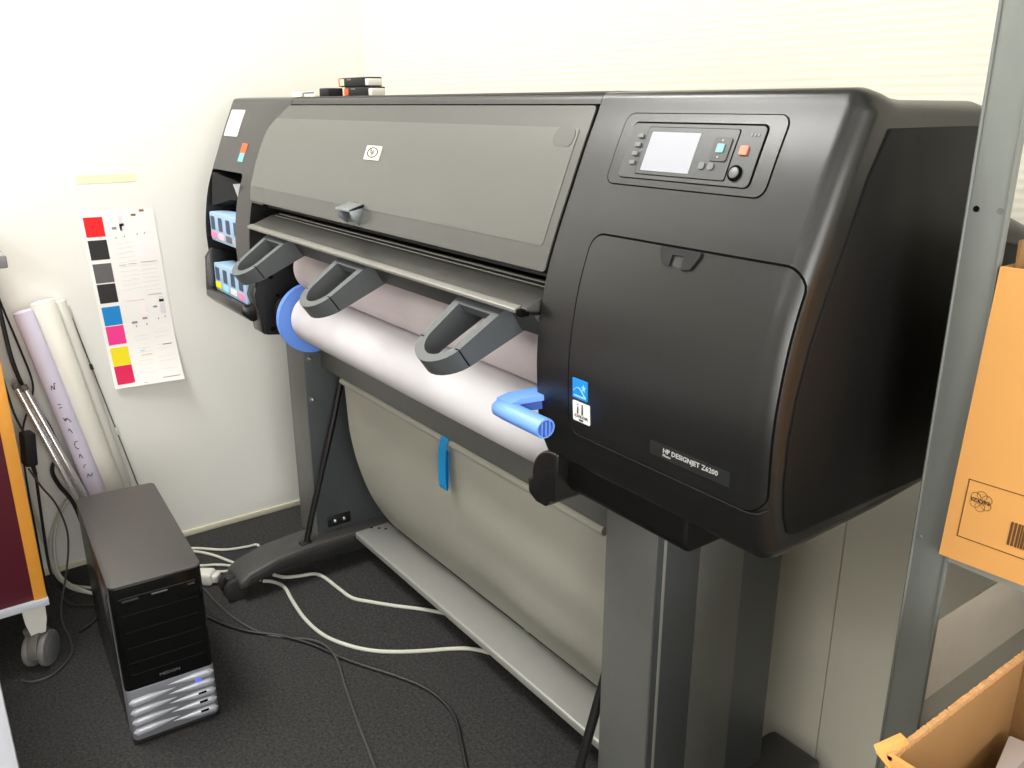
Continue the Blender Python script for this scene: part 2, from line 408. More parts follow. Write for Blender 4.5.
if len(nm.materials) > 1:
    nm.materials.clear(); nm.materials.append(M['black'])
bm_ = bmesh.new(); bm_.from_mesh(nm)
for e in bm_.edges: e.smooth = not (e.is_manifold and e.calc_face_angle(0) > math.radians(32))
for f in bm_.faces: f.smooth = True; f.material_index = 0
bm_.to_mesh(nm); bm_.free()
# scoop inside the top of the bay
mb = MB(); mb.loft([[(-2.275, .792, 1.085), (-2.275, .70, 1.085), (-2.275, .690, 1.0), (-2.275, .792, .99)],
                    [(-2.20, .792, 1.075), (-2.20, .725, 1.070), (-2.20, .715, 1.02), (-2.20, .792, 1.0)],
                    [(-2.115, .792, 1.04), (-2.115, .765, 1.04), (-2.115, .765, 1.015), (-2.115, .792, 1.01)]])
mb.build('bay_scoop', M['inner'], lh)
mb = MB(); mb.loft([[(-2.095, .74, .995), (-2.062, .70, 1.00), (-2.062, .68, 1.07), (-2.064, .70, 1.07)], [(-2.094, .742, .994), (-2.061, .702, 1.0), (-2.061, .682, 1.07), (-2.063, .702, 1.07)]])
mb.build('bay_flap', M['c_paleg'], lh)
def ink_row(z0, z1, xa, xb, cols, yf):
    t = MB().prism(rrect(xa, xb, z0, z1, 0.008), 'y', yf, yf + 0.05, 0.002).build('ink_drawer', M['ink_blue'], pr)
    w = (xb - xa) / 4.05
    for i, c in enumerate(cols):
        x = xa + 0.010 + i * w
        MB().prism(rrect(x, x + w * 0.52, z0 + (z1 - z0) * .40, z1 - 0.010, 0.003), 'y', yf - 0.0006, yf + 0.002).build('ink_slot', M['ink_slot'], t)
        MB().prism(rrect(x - 0.006, x + w * 0.62, z0 + 0.008, z0 + (z1 - z0) * .32, 0.003), 'y', yf - 0.0012, yf + 0.002).build('ink_colour_label', M['c_' + c], t)
    return t
ink_row(.915, .988, -2.268, -2.035, ['lmag', 'lpink', 'mgrey', 'lgrey'], .6785)
ink_row(.790, .862, -2.235, -2.000, ['yel', 'lcyan', 'paleg', 'lmag'], .666)
mb = MB(); mb.prism([(.79, .748), (.79, .800), (.690, .796), (.668, .788), (.660, .792), (.652, .790), (.650, .770), (.672, .748)], 'x', -2.278, -2.0, 0.004)
mb.build('ink_bay_lip', M['black'], pr)
mb = MB(); mb.prism([(.79, .79), (.79, .86), (.675, .895), (.657, .872), (.651, .79), (.652, .775), (.79, .775)], 'x', -2.278, -2.262, 0.004)
mb.build('ink_bay_lip', M['black'], pr)
# stickers on the left cover
lab(patch(-2.268, -2.172, 1.174, 1.236, .0012, .002, 6).build('sticker', M['white_sticker'], lh), 'blank white sticker')
mb = patch(-2.118, -2.082, 1.138, 1.160, .0010, .001, 3); mb.build('sticker', M['c_orange'], lh)
mb = patch(-2.118, -2.084, 1.118, 1.138, .0010, .001, 3); mb.build('sticker', M['teal'], lh)

# centre section: top strip, platen slot, dark cavity
core = [p for p in FP if p[1] >= 1.036]
CR = [(y + 0.004, z) for y, z in core] + REAR[:-4] + [(1.205, .80), (1.15, .775), (.93, .77), (.905, .80), (.90, .955), (.865, .965), (.815, 1.02), (.80, 1.036)]
MB().loft([[(-1.893, y, z) for y, z in CR], [(-0.868, y, z) for y, z in CR]]).build('centre_housing', M['inner'], pr, smooth=32)
mb = MB(); rows = []
for z in (1.2495, 1.254, 1.258): rows.append([(-1.893, prof_at(z)[0] + .0005, z), (-0.869, prof_at(z)[0] + .0005, z)])
rows += [[(-1.893, y + .0005, z), (-0.869, y + .0005, z)] for y, z in REAR[:7]]
top = [r[0] for r in rows]; low = [(p[0], p[1] + .006, p[2] - .008) for p in reversed(top)]
ring = top + low
MB().loft([ring, [(-0.8695, p[1], p[2]) for p in ring]]).build('top_cover', M['black'], pr, smooth=35)
# lid (its left edge bows outwards over the left cover)
LB = [(1.035, -1.966), (1.073, -1.984), (1.116, -1.992), (1.16, -1.991), (1.194, -1.981), (1.218, -1.948), (1.235, -1.915), (1.2475, -1.893)]
def lidx(z):
    if z <= LB[0][0]: return LB[0][1]
    for a, b in zip(LB, LB[1:]):
        if a[0] <= z <= b[0]: return a[1] + (b[1] - a[1]) * (z - a[0]) / (b[0] - a[0])
    return LB[-1][1]
patch(-.002, -0.869, 1.0385, 1.2475, .0005, .004, 24, base=-.006, x0f=lidx).build('lid_gasket', M['matt'], pr)
ld = patch(0, -0.8715, 1.0395, 1.2465, .0026, .006, 26, base=-.004, x0f=lidx).build('lid', M['lid'], pr)
patch(.003, -0.888, 1.0705, 1.2185, .0034, .006, 20, base=.0, x0f=lidx).build('lid_window', M['lid_window'], ld)
patch(-0.935, -0.893, 1.1945, 1.2185, .0040, .010, 4, base=.002).build('lid_corner_decal', M['lid'], ld)
bd = patch(-1.461, -1.404, 1.1525, 1.1765, .0052, .001, 2, base=.002).build('logo_badge', M['badge'], ld)
yb, nb = prof_at(1.165); ub = V3((0, -nb.z * -1, -nb.y)); ub = V3((0, nb.z, -nb.y))
cb = V3((-1.4325, yb, 1.165)) + nb * .0052
mb = MB(); n = 40
def ell(a, b, h): return [cb + V3((1, 0, 0)) * a * math.cos(2 * PI * k / n) + ub * b * math.sin(2 * PI * k / n) + nb * h for k in range(n)]
mb.loft([ell(.0205, .0098, 0), ell(.0205, .0098, .0005), ell(.0165, .0078, .0005), ell(.0165, .0078, 0)], cap=False)
mb.build('logo_ring', M['dark_print'], bd)
text_mb('hp', .0165, cb - V3((.010, 0, 0)) - ub * .003, (1, 0, 0), ub).build('logo_lettering', M['dark_print'], bd)
# lid catch
def along(z, off): y, n = prof_at(z); return (y + n.y * off, z + n.z * off)
mb = MB()
a0, a1 = along(1.077, .002), along(1.074, .010)
mb.prism([along(1.078, .0), along(1.078, .006), along(1.062, .030), along(1.058, .029), along(1.071, .004), along(1.071, 0)], 'x', -1.466, -1.410, .0012)
for x in (-1.466, -1.414):
    mb.prism([along(1.078, .0), along(1.078, .006), along(1.062, .030), along(1.048, .018), along(1.042, .002), along(1.044, 0)], 'x', x, x + .004, .0008)
lab(mb.build('lid_catch', M['catch'], ld), 'bent sheet-metal lid catch')
MB().prism([(.700, 1.030), (.694, 1.0385), (.80, 1.0385), (.80, 1.030)], 'x', -1.89, -0.870).build('lid_edge', M['rod'], ld)

# output platen / tray
tr = MB().prism([(.655, .990), (.655, .995), (.712, 1.0165), (.715, 1.0165), (.80, 1.008), (.80, .985), (.70, .983)], 'x', -1.889, -.872, .001).build('output_tray', M['tray'], pr)
MB().prism([(.645, .9885), (.645, .9935), (.655, .9975), (.659, .9965), (.659, .9875)], 'x', -1.889, -.884, .001).build('tray_lip', M['lip'], tr)
MB().prism([(.7125, 1.012), (.7125, 1.0185), (.7165, 1.0195), (.7165, 1.012)], 'x', -1.870, -.872, .0006).build('tray_rail', M['lip'], tr)
MB().prism([(.704, 1.010), (.704, 1.0150), (.7055, 1.0156), (.7055, 1.010)], 'x', -1.872, -.872, .0003).build('tray_rail', M['lip'], tr)
MB().box(-.884, -.872, .647, .662, .984, .9935, .002).build('tray_end_clip', M['matt'], tr)
MB().prism([(.668, .984), (.690, .950), (.80, .950), (.80, .984)], 'x', -1.80, -.870, .001).build('tray_apron', M['foot'], pr)

# three output stops
def stop(xc, w=.126):
    A = V3((0, .662, .984)); B = V3((0, .560, .915)); d = (B - A); L = d.length; d.normalize()
    dn = V3((0, -d.z, d.y)) * -1
    if dn.z > 0: dn = -dn
    hw = w / 2; iw = hw - .0185; n = 12
    def path(h, s0, s1, r):
        pts = [(-h, s0)]
        for k in range(n + 1):
            a = PI - k * PI / n
            pts.append((math.cos(a) * h, s1 - r + math.sin(a) * r))
        pts.append((h, s0)); return pts
    out = path(hw, -.045, L, .036); inn = path(iw, -.045, L - .014, .032)
    def tp(s, base): return base
    def P(q, depth): return A + V3((xc + q[0] * (1 - .30 * max(0, q[1]) / L), 0, 0)) + d * q[1] + dn * depth
    mb = MB(); m = len(out)
    dep = lambda q: .027 + max(0.0, (L - q[1])) * .16
    T0 = [mb.bm.verts.new(P(q, 0)) for q in out]; T1 = [mb.bm.verts.new(P(q, 0)) for q in inn]
    B0 = [mb.bm.verts.new(P((q[0] * .97, q[1]), dep(q))) for q in out]; B1 = [mb.bm.verts.new(P(q, dep(q))) for q in inn]
    for i in range(m - 1):
        mb.bm.faces.new((T0[i], T0[i + 1], T1[i + 1], T1[i])); mb.bm.faces.new((B0[i], B1[i], B1[i + 1], B0[i + 1]))
        mb.bm.faces.new((T0[i], B0[i], B0[i + 1], T0[i + 1])); mb.bm.faces.new((T1[i], T1[i + 1], B1[i + 1], B1[i]))
    for i in (0, m - 1): mb.bm.faces.new((T0[i], T1[i], B1[i], B0[i]))
    e = [e for e in mb.bm.edges if e.is_manifold and e.calc_face_angle(0) > 1.0]
    bmesh.ops.recalc_face_normals(mb.bm, faces=mb.bm.faces[:])
    bmesh.ops.bevel(mb.bm, geom=e, offset=.0022, segments=2, affect='EDGES', profile=.5)
    so = mb.build('output_stop', M['stop'], pr, smooth=45)
    mb = MB(); q0 = [P((-iw - .003, .000), .0005), P((iw + .003, .000), .0005), P((iw + .003, .016), .0005), P((-iw - .003, .016), .0005)]
    q1 = [P((-iw - .003, .000), .022), P((iw + .003, .000), .022), P((iw + .003, .016), .016), P((-iw - .003, .016), .016)]
    mb.loft([q0, q1]); mb.build('stop_bridge', M['stop'], so)
    for sgn in (-1, 1):                       # dark rubber joints at the tip
        mb = MB(); xa, xb = sorted((sgn * (hw - .010), sgn * (hw + .0007)))
        sq = [(xa, L - .0370), (xb, L - .0370), (xb, L - .0354), (xa, L - .0354)]
        mb.loft([[P(q, -.0007) for q in sq], [P(q, .030) for q in sq]])
        mb.build('stop_joint', M['matt'], so)
    return so
for xc in (-1.752, -1.395, -.985): stop(xc)

# left roll support (black end plate with a shaped brown-grey front)
plate = [(.70, .905), (.694, .897), (.676, .848), (.666, .818), (.680, .763), (.682, .728), (.687, .722), (.725, .717), (.730, .735), (.79, .775), (.80, .905)]
MB().prism(plate, 'x', -2.025, -1.962, .004).build('roll_support', M['black'], pr)
rs = MB().prism([(y + .005, z) for y, z in plate[:-2]] + [(.79, .775), (.795, .90)], 'x', -1.9625, -1.956, .001).build('roll_support_plate', M['inner'], pr)
for y, z, r in ((.712, .862, .006), (.706, .735, .006), (.725, .815, .004), (.745, .885, .004)):
    MB().cyl((-1.958, y, z), (-1.9545, y, z), r, 16).build('plate_hole', M['matt'], rs)
MB().cyl((-1.957, .735, .782), (-1.900, .755, .778), .028, 24, .004).build('spindle_cradle', M['rod'], rs)
MB().box(-1.957, -1.93, .715, .77, .742, .752, .002).build('plate_ledge', M['foot'], rs)

# right roll support and the long cover below the body
mb = MB(); hub = [(.655, .80), (.662, .772)]
pts = []
for k in range(11):
    a = PI / 2 + k * PI / 2 / 10; pts.append((-.854 + .050 * math.cos(a), .741 + .048 * math.sin(a)))
hubp = pts + [(-.904, .733), (-.914, .731), (-.912, .707), (-.894, .698), (-.872, .698), (-.862, .711), (-.851, .713), (-.846, .789)]
mb.prism(hubp, 'y', .690, .80, .004, 3); mb.build('roll_support', M['black'], pr)
MB().prism([(.722, .724), (.712, .738), (.712, .785), (.95, .80), (.95, .74), (.93, .724)], 'x', -.862, -.625, .006, 3).build('lower_cover', M['black_side'], pr)

# spindle lever (light blue)
mb = MB()
def oval(x, ry, rz, cy=.632, cz=.8555, n=20): return [(x, cy + ry * math.cos(2 * PI * k / n), cz + rz * math.sin(2 * PI * k / n)) for k in range(n)]
mb.loft([oval(-.906, .006, .006), oval(-.9045, .011, .009), oval(-.900, .014, .0125), oval(-.88, .015, .0135), oval(-.800, .015, .0135), oval(-.798, .0145, .013), oval(-.798, .0125, .011), oval(-.808, .0125, .011)])
lv = mb.build('spindle_lever', M['blue_lever'], pr)
mb = MB(); mb.loft([[(-.9045, .630, .861), (-.872, .630, .861), (-.872, .630, .8685), (-.9045, .630, .8685)], [(-.899, .645, .866), (-.868, .645, .866), (-.868, .645, .8745), (-.899, .645, .8745)], [(-.882, .690, .872), (-.845, .690, .872), (-.845, .690, .8795), (-.882, .690, .8795)]])
mb.build('lever_arm', M['blue_lever'], lv)
mb = MB(); mb.loft([[(-.890, .645, .853), (-.876, .645, .853), (-.876, .645, .866), (-.890, .645, .866)], [(-.870, .690, .858), (-.848, .690, .858), (-.848, .690, .8725), (-.870, .690, .8725)]])
mb.build('lever_web', M['blue_lever_in'], lv)
mb = MB(); mb.loft([oval(-.8095, .0124, .0109), oval(-.8065, .0124, .0109)]); mb.build('lever_core', M['blue_lever_in'], lv)
for k in (-1, 0, 1): MB().box(-.808, -.7975, .632 + k * .0062 - .0008, .632 + k * .0062 + .0008, .846, .865).build('lever_rib', M['blue_lever'], lv)
for k in range(3): MB().box(-.8775 + k * .009, -.8745 + k * .009, .652 + .012 * k, .656 + .012 * k, .852 + .002 * k, .868 + .001 * k).build('lever_rib', M['blue_lever'], lv)

# service door with gap, latch, stickers, name label
XS = [PXR - RR, PXR - RR + .008, PXR - RR + .014, PXR - RR + .019, PXR - .001, PXR + .0005]
patch(-.8020, PXR - .0022, .8425, 1.0990, .0006, .020, 14, xs=XS).build('door_gap', M['matt'], rh)
sill = [S(-.798 + .0, .8575, .0016)] + [S(-.797 + .016 * (1 - math.cos(t)), .8585 - .016 * math.sin(t), .0016) for t in (0, .4, .8, 1.2, PI / 2)] + [S(x, .8425, .0016) for x in (-.74, -.68, -.62, -.56, XS[0], XS[1], XS[2])] + [S(PXR - .0025, .8470, .0016)]
MB().tube(sill, .0011, 8).build('door_sill', M['black'], rh)
dr = patch(-.798, PXR - .0040, .8452, 1.0962, .0026, .018, 14, xs=XS).build('service_door', M['black'], pr, smooth=32)
mb = MB()
def slab(pts_xz, off0, off1):
    m2 = MB(); m2.loft([[S(x, z, off0) for x, z in pts_xz], [S(x, z, off1) for x, z in pts_xz]]); return m2
lt = slab([(-.6795, 1.0955), (-.6205, 1.0955), (-.621, 1.090), (-.629, 1.0765), (-.642, 1.0745), (-.6425, 1.0885), (-.6595, 1.0885), (-.660, 1.0765), (-.671, 1.0775), (-.679, 1.090)], .001, .0058).build('door_latch', M['inner'], dr)
slab([(-.6595, 1.0888), (-.6425, 1.0888), (-.6425, 1.0765), (-.6595, 1.0775)], .001, .0032).build('latch_recess', M['panel_frame'], dr)
lab(patch(-.789, -.7605, .8945, .9205, .0036, .001, 3, base=.002).build('energy_sticker', M['estar'], dr), 'blue energy rating sticker')
mb = MB()
def surf_poly(pts, off=.0036, th=.0004):
    m2 = MB(); m2.loft([[S(x, z, off) for x, z in pts], [S(x, z, off + th) for x, z in pts]]); return m2
arc = [(-.787 + .0235 * k / 12, .9035 + .006 * math.sin(PI * k / 12 * 1.3)) for k in range(13)]
mb = MB(); mb.tube([S(x, z, .0038) for x, z in arc], .0006, 6); mb.build('sticker_print', M['estar2'], dr)
star = [(-.7675 + (.0048 if k % 2 == 0 else .002) * math.cos(PI / 2 + k * PI / 5), .9105 + (.0055 if k % 2 == 0 else .0022) * math.sin(PI / 2 + k * PI / 5)) for k in range(10)]
surf_poly(star).build('sticker_print', M['estar2'], dr)
patch(-.786, -.763, .8970, .8992, .0040, .0004, 1, base=.003).build('sticker_print', M['estar2'], dr)
lab(patch(-.789, -.7565, .8575 + .006, .8905, .0036, .0015, 3, base=.002).build('quality_sticker', M['white_sticker'], dr), 'white i1 colour sticker')
text_mb('i1', .0205, S(-.7815, .8745, .0038), (1, 0, 0), (0, 0, 1), width=.0125).build('sticker_lettering', M['dark_print'], dr)
text_mb('COLOR', .0052, S(-.7855, .8695, .0038), (1, 0, 0), (0, 0, 1), width=.026).build('sticker_lettering', M['dark_print'], dr)
patch(-.7765, -.769, .8650, .8675, .0040, .0004, 1, base=.003).build('sticker_print', M['dark_print'], dr)
nl = patch(-.650, -.532, .8615 + .0015, .8805, .0034, .001, 3, base=.002).build('name_label', M['label'], dr)
text_mb('HP DESIGNJET Z6200', .0082, S(-.629, .8712, .0037), (1, 0, 0), (0, 0, 1), width=.081).build('label_lettering', M['ink_txt'], dr)
text_mb('Photo', .0042, S(-.629, .8668, .0037), (1, 0, 0), (0, 0, 1), width=.012).build('label_lettering', M['ink_txt'], dr)

# control panel
patch(-.8105, -.5685, 1.1558, 1.2390, .0006, .013, 6).build('panel_gap', M['matt'], rh)
cp = patch(-.8092, -.5700, 1.1569, 1.2379, .0010, .012, 6).build('control_panel', M['black'], pr)
patch(-.7915, -.5905, 1.1642, 1.2285, .0018, .007, 4, base=.0).build('panel_recess', M['matt'], cp)
patch(-.7905, -.5920, 1.1649, 1.2262, .0026, .006, 4, base=.0).build('panel_face', M['panel'], cp)
patch(-.7625, -.6245, 1.1690, 1.2225, .0030, .003, 4, base=.0).build('display_bezel_edge', M['matt'], cp)
patch(-.7615, -.6255, 1.1698, 1.2217, .0036, .003, 4, base=.0).build('display_bezel', M['panel'], cp)
lab(patch(-.7535, -.678, 1.1735, 1.2165, .0041, .001, 4, base=.0).build('display', M['screen'], cp), 'lit white display')
for z in (1.2115, 1.2015, 1.1915, 1.1815): patch(-.7755, -.7665, z - .0022, z + .0022, .0050, .001, 2, base=.0).build('button', M['button'], cp)
patch(-.6545, -.6305, 1.1885, 1.2130, .0050, .003, 3, base=.0).build('button', M['panel_frame'], cp)
patch(-.6475, -.6375, 1.1970, 1.2060, .0062, .001, 3, base=.0).build('button', M['teal'], cp)
for z in (1.2095, 1.1925): patch(-.6435, -.6415, z - .0008, z + .0008, .0056, .0003, 1, base=.0).build('button_mark', M['ink_txt'], cp)
for x in (-.6615, -.6485): patch(x - .004, x + .004, 1.1795, 1.1865, .0052, .002, 2, base=.0).build('button', M['button'], cp)
lab(patch(-.6165, -.6065, 1.1965, 1.2055, .0050, .001, 2, base=.0).build('button', M['orange_key'], cp), 'orange cancel button')
ypw, npw = prof_at(1.178)
cpw = V3((-.6135, ypw, 1.178))
MB().cyl(cpw, cpw + npw * .0052, .0088, 24, .001).build('power_button', M['matt'], cp)
MB().cyl(cpw, cpw + npw * .0062, .0062, 24, .001).build('power_button', M['button'], cp)
for k, dx in enumerate((0, .0045, .009)): patch(-.6085 + dx - .001, -.6085 + dx + .001, 1.2155, 1.2185, .0032, .0003, 1, base=.0).build('status_light', M['button'], cp)

# stand
def leg(x0, x1, name):
    l = MB().box(x0, x1, .812, 1.118, .085, .775, .004).build('leg', M['stand'], pr)
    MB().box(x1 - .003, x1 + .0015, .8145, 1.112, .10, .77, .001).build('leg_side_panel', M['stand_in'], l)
    return l
l1 = leg(-2.163, -2.050, 'l'); l2 = leg(-.874, -.765, 'r')
MB().box(-.7652, -.7628, .826, .832, .09, .77, .0005).build('leg_seam', M['bar'], l2)
for y0 in (.915, .922): pass
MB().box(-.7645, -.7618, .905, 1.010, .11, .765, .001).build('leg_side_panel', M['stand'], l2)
for y, z in ((.829, .617), (.829, .503)):
    MB().cyl((-2.05, y, z), (-2.0465, y, z), .009, 16, .001).build('bolt', M['stand'], l1)
    MB().ball((-2.0455, y, z), .0055).build('bolt_head', M['bolt'], l1)
MB().box(-2.05, -2.045, .845, .915, .118, .150, .003).build('foot_bracket', M['rod'], l1)
for y in (.866, .894): MB().ball((-2.0445, y, .134), .006).build('bolt_head', M['bolt'], l1)
def foot(x0, x1):
    prof = [(.570, .040), (.572, .060), (.60, .078), (.68, .098), (.78, .106), (1.12, .106), (1.19, .104), (1.208, .098), (1.212, .050), (1.12, .046), (.95, .046), (.68, .062), (.60, .042)]
    f = MB().prism(prof, 'x', x0, x1, .006, 3).build('foot', M['foot'], pr)
    MB().prism([(.59, .046), (.60, .066), (.68, .086), (.78, .094), (1.12, .094), (1.18, .090), (1.19, .052), (.95, .0465), (.68, .063)], 'x', x1 - .001, x1 + .002, .0008).build('foot_side', M['rubber'], f)
    xc = (x0 + x1) / 2
    for y in (.568, 1.17):
        for dx in (-.022, .022):
            MB().cyl((xc + dx - .010, y, .031), (xc + dx + .010, y, .031), .031, 28, .005).build('caster_wheel', M['rubber'], f)
        MB().box(xc - .010, xc + .010, y - .018, y + .018, .025, .062, .004).build('caster_fork', M['rod'], f)
    return f
f1 = foot(-2.103, -2.000); f2 = foot(-.803, -.700)
bar = MB().prism([(.906, .086), (.906, .101), (.909, .104), (1.010, .104), (1.010, .086)], 'x', -2.049, -.874, .001).build('cross_bar', M['bar'], pr)
for x, y in ((-2.0, .955), (-1.985, .972), (-1.97, .985)): MB().cyl((x, y, .1035), (x, y, .1045), .004, 12).build('bolt_hole', M['matt'], bar)
MB().box(-2.051, -.873, .862, .900, .586, .664, .003).build('front_beam', M['stand'], pr)
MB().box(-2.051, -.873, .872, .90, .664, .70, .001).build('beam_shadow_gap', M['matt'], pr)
def brace(xa):
    b = MB().tube([(xa, .770, .100), (xa, .795, .19), (xa, .872, .43), (xa, .918, .59)], .0085, 12).build('brace', M['rod'], pr)
    MB().box(xa - .008, xa + .012, .902, .935, .55, .60, .003).build('brace_clip', M['matt'], b)
    MB().box(xa - .011, xa + .013, .752, .784, .098, .110, .003).build('brace_socket', M['rod'], b)
brace(-2.028); brace(-.892)
# fabric bin
cp_ = smooth_pts([(0, .872, .590), (0, .8755, .53), (0, .8835, .441), (0, .900, .346), (0, .929, .245), (0, .968, .165), (0, 1.012, .1055), (0, 1.06, .085), (0, 1.10, .12)], 6)
mb = MB(); NX = 44; rows = []
random.seed(3)
ph = [random.uniform(0, 6.28) for _ in range(6)]
for p in cp_:
    row = []
    for k in range(NX + 1):
        x = -1.937 + (1.002) * k / NX
        w = max(0, min(1, (.56 - p.z) / .12)) * max(0, min(1, (p.z - .105) / .10))
        dy = w * (.0030 * math.sin(x * 9 + ph[0] + p.z * 5) + .0020 * math.sin(x * 23 + ph[1] - p.z * 11) + .0022 * math.sin(p.z * 42 + x * 2 + ph[2]) * math.exp(-((x + 1.15) / .3) ** 2))
        row.append((x, p.y + dy, p.z))
    rows.append(row)
nn = len(rows)
top_ = rows; back = [[(x, y + .0022, z + .0008) for x, y, z in r] for r in rows]
mb.loft([r + b[::-1] for r, b in zip(top_, back)])
bn = mb.build('paper_bin', M['fabric'], pr, smooth=60)
MB().tube([(-1.937, .868, .577), (-.935, .868, .577)], .0085, 14).build('bin_hem', M['fabric'], bn)
st = smooth_pts([(0, .8605, .588), (0, .8565, .580), (0, .852, .555), (0, .851, .515), (0, .853, .478), (0, .8565, .4695), (0, .860, .478), (0, .8635, .515), (0, .865, .555)], 5)
mb = MB(); mb.loft([[(-1.437 - .012 * (i / len(st)), p.y, p.z), (-1.409 - .012 * (i / len(st)), p.y, p.z), (-1.409 - .012 * (i / len(st)), p.y + .0016, p.z + .0006), (-1.437 - .012 * (i / len(st)), p.y + .0016, p.z + .0006)] for i, p in enumerate(st)])
lab(mb.build('bin_strap', M['tag'], bn), 'bright blue ribbon loop')

# ------------------------------------------------------------------ paper rolls in the plotter
RY, RZ, RAD = .780, .769, .061
t = thing('paper_roll', 'big white paper roll with blue end disc, lowest roll in the plotter', 'paper roll', (-1.39, RY, RZ))
MB().cyl((-1.868, RY, RZ), (-.856, RY, RZ), RAD, 64, .001).build('paper', M['paper'], t)
mb = MB(); mb.annulus((-1.892, RY - .004, RZ - .002), (1, 0, 0), .022, .083, .016, 72); mb.cyl((-1.898, RY, RZ), (-1.87, RY, RZ), .026, 32)
n = 72
fl = mb.build('end_disc', M['blue_flange'], t)
for k in range(0, 60):
    pass
mb = MB()
for k in range(72):
    a = 2 * PI * k / 72
    c = V3((-1.884, RY - .004 + .083 * math.cos(a), RZ - .002 + .083 * math.sin(a)))
    mb.ball(c, .0016, (3.0, 1, 1), 6)
mb.build('disc_teeth', M['blue_flange'], fl)
t2 = MB().cyl((-1.885, .797, .8865), (-.866, .797, .8865), .0565, 56, .004)
tag(t2.build('print_curl', M['paper2']), 'smaller pinkish rolled-up print under the output tray, behind the big white roll', 'print')

# ------------------------------------------------------------------ ink boxes on top of the plotter
TZ = 1.2657
def ink_box(x0, x1, y0, y1, z0, z1, label, red=False, rot=0.0, red_in=False):
    cx, cy = (x0 + x1) / 2, (y0 + y1) / 2
    t = thing('ink_cartridge', label, 'ink cartridge', (cx, cy, z0), 'ink cartridges on top of the plotter')
    R = Matrix.Translation((cx, cy, 0)) @ Matrix.Rotation(rot, 4, 'Z') @ Matrix.Translation((-cx, -cy, 0))
    MB().box(x0 + .012, x1 - .003, y0, y1, z0, z1, .003).build('body', M['inner'], t, xf=R)
    MB().box(x0, x0 + .016, y0 + .001, y1 - .001, z0 + .001, z1, .002).build('end_cap', M['c_orange' if red else 'cream'] if 'c_cream' not in M else (M['c_orange'] if red else M['c_cream']), t, xf=R)
    MB().box(x0 + .012, x0 + .034, y0 - .0008, y1 - .004, z0 + .003, z1 - .003, .001).build('end_label', M['c_cream'] if red else M['c_orange'], t, xf=R)
    MB().box(x1 - .017, x1, y0 - .0008, y1 - .002, z0 + .002, z1 - .0035, .002).build('end_cap', M['white_plastic'], t, xf=R)
    MB().box(x0 + .05, x0 + .07, y0 - .001, y0 + .002, z1 - .006, z1 - .003).build('clip', M['grey_plastic'], t, xf=R)
ink_box(-1.966, -1.812, .93, .966, TZ, TZ + .0215, 'black ink cartridge lying flat on the plotter top, lower one of the stack of two')
ink_box(-1.990, -1.830, .932, .968, TZ + .0217, TZ + .0425, 'black ink cartridge with red end, upper one of the stack of two', True)
t = thing('ink_cartridge', 'black ink cartridge seen end-on, left of the stack of two', 'ink cartridge', (-2.02, .94, TZ), 'ink cartridges on top of the plotter')
MB().box(-2.045, -1.99, .905, 1.0, TZ, TZ + .0205, .004).build('body', M['inner'], t)
MB().box(-2.052, -2.038, .903, .93, TZ + .001, TZ + .0195, .003).build('end_cap', M['c_cream'], t)
t = thing('small_box', 'flat white box with black stripes on the plotter top, far left', 'box', (-2.16, .92, TZ))
MB().box(-2.20, -2.06, .90, .97, TZ, TZ + .0125, .002).build('carton', M['white_sticker'], t)
for dx in (0, .010): MB().box(-2.135 + dx, -2.130 + dx, .8995, .9, TZ + .001, TZ + .0115).build('stripe', M['dark_print'], t)
MB().box(-2.12, -2.06, .8993, .9, TZ + .009, TZ + .0118).build('stripe', M['dark_print'], t)

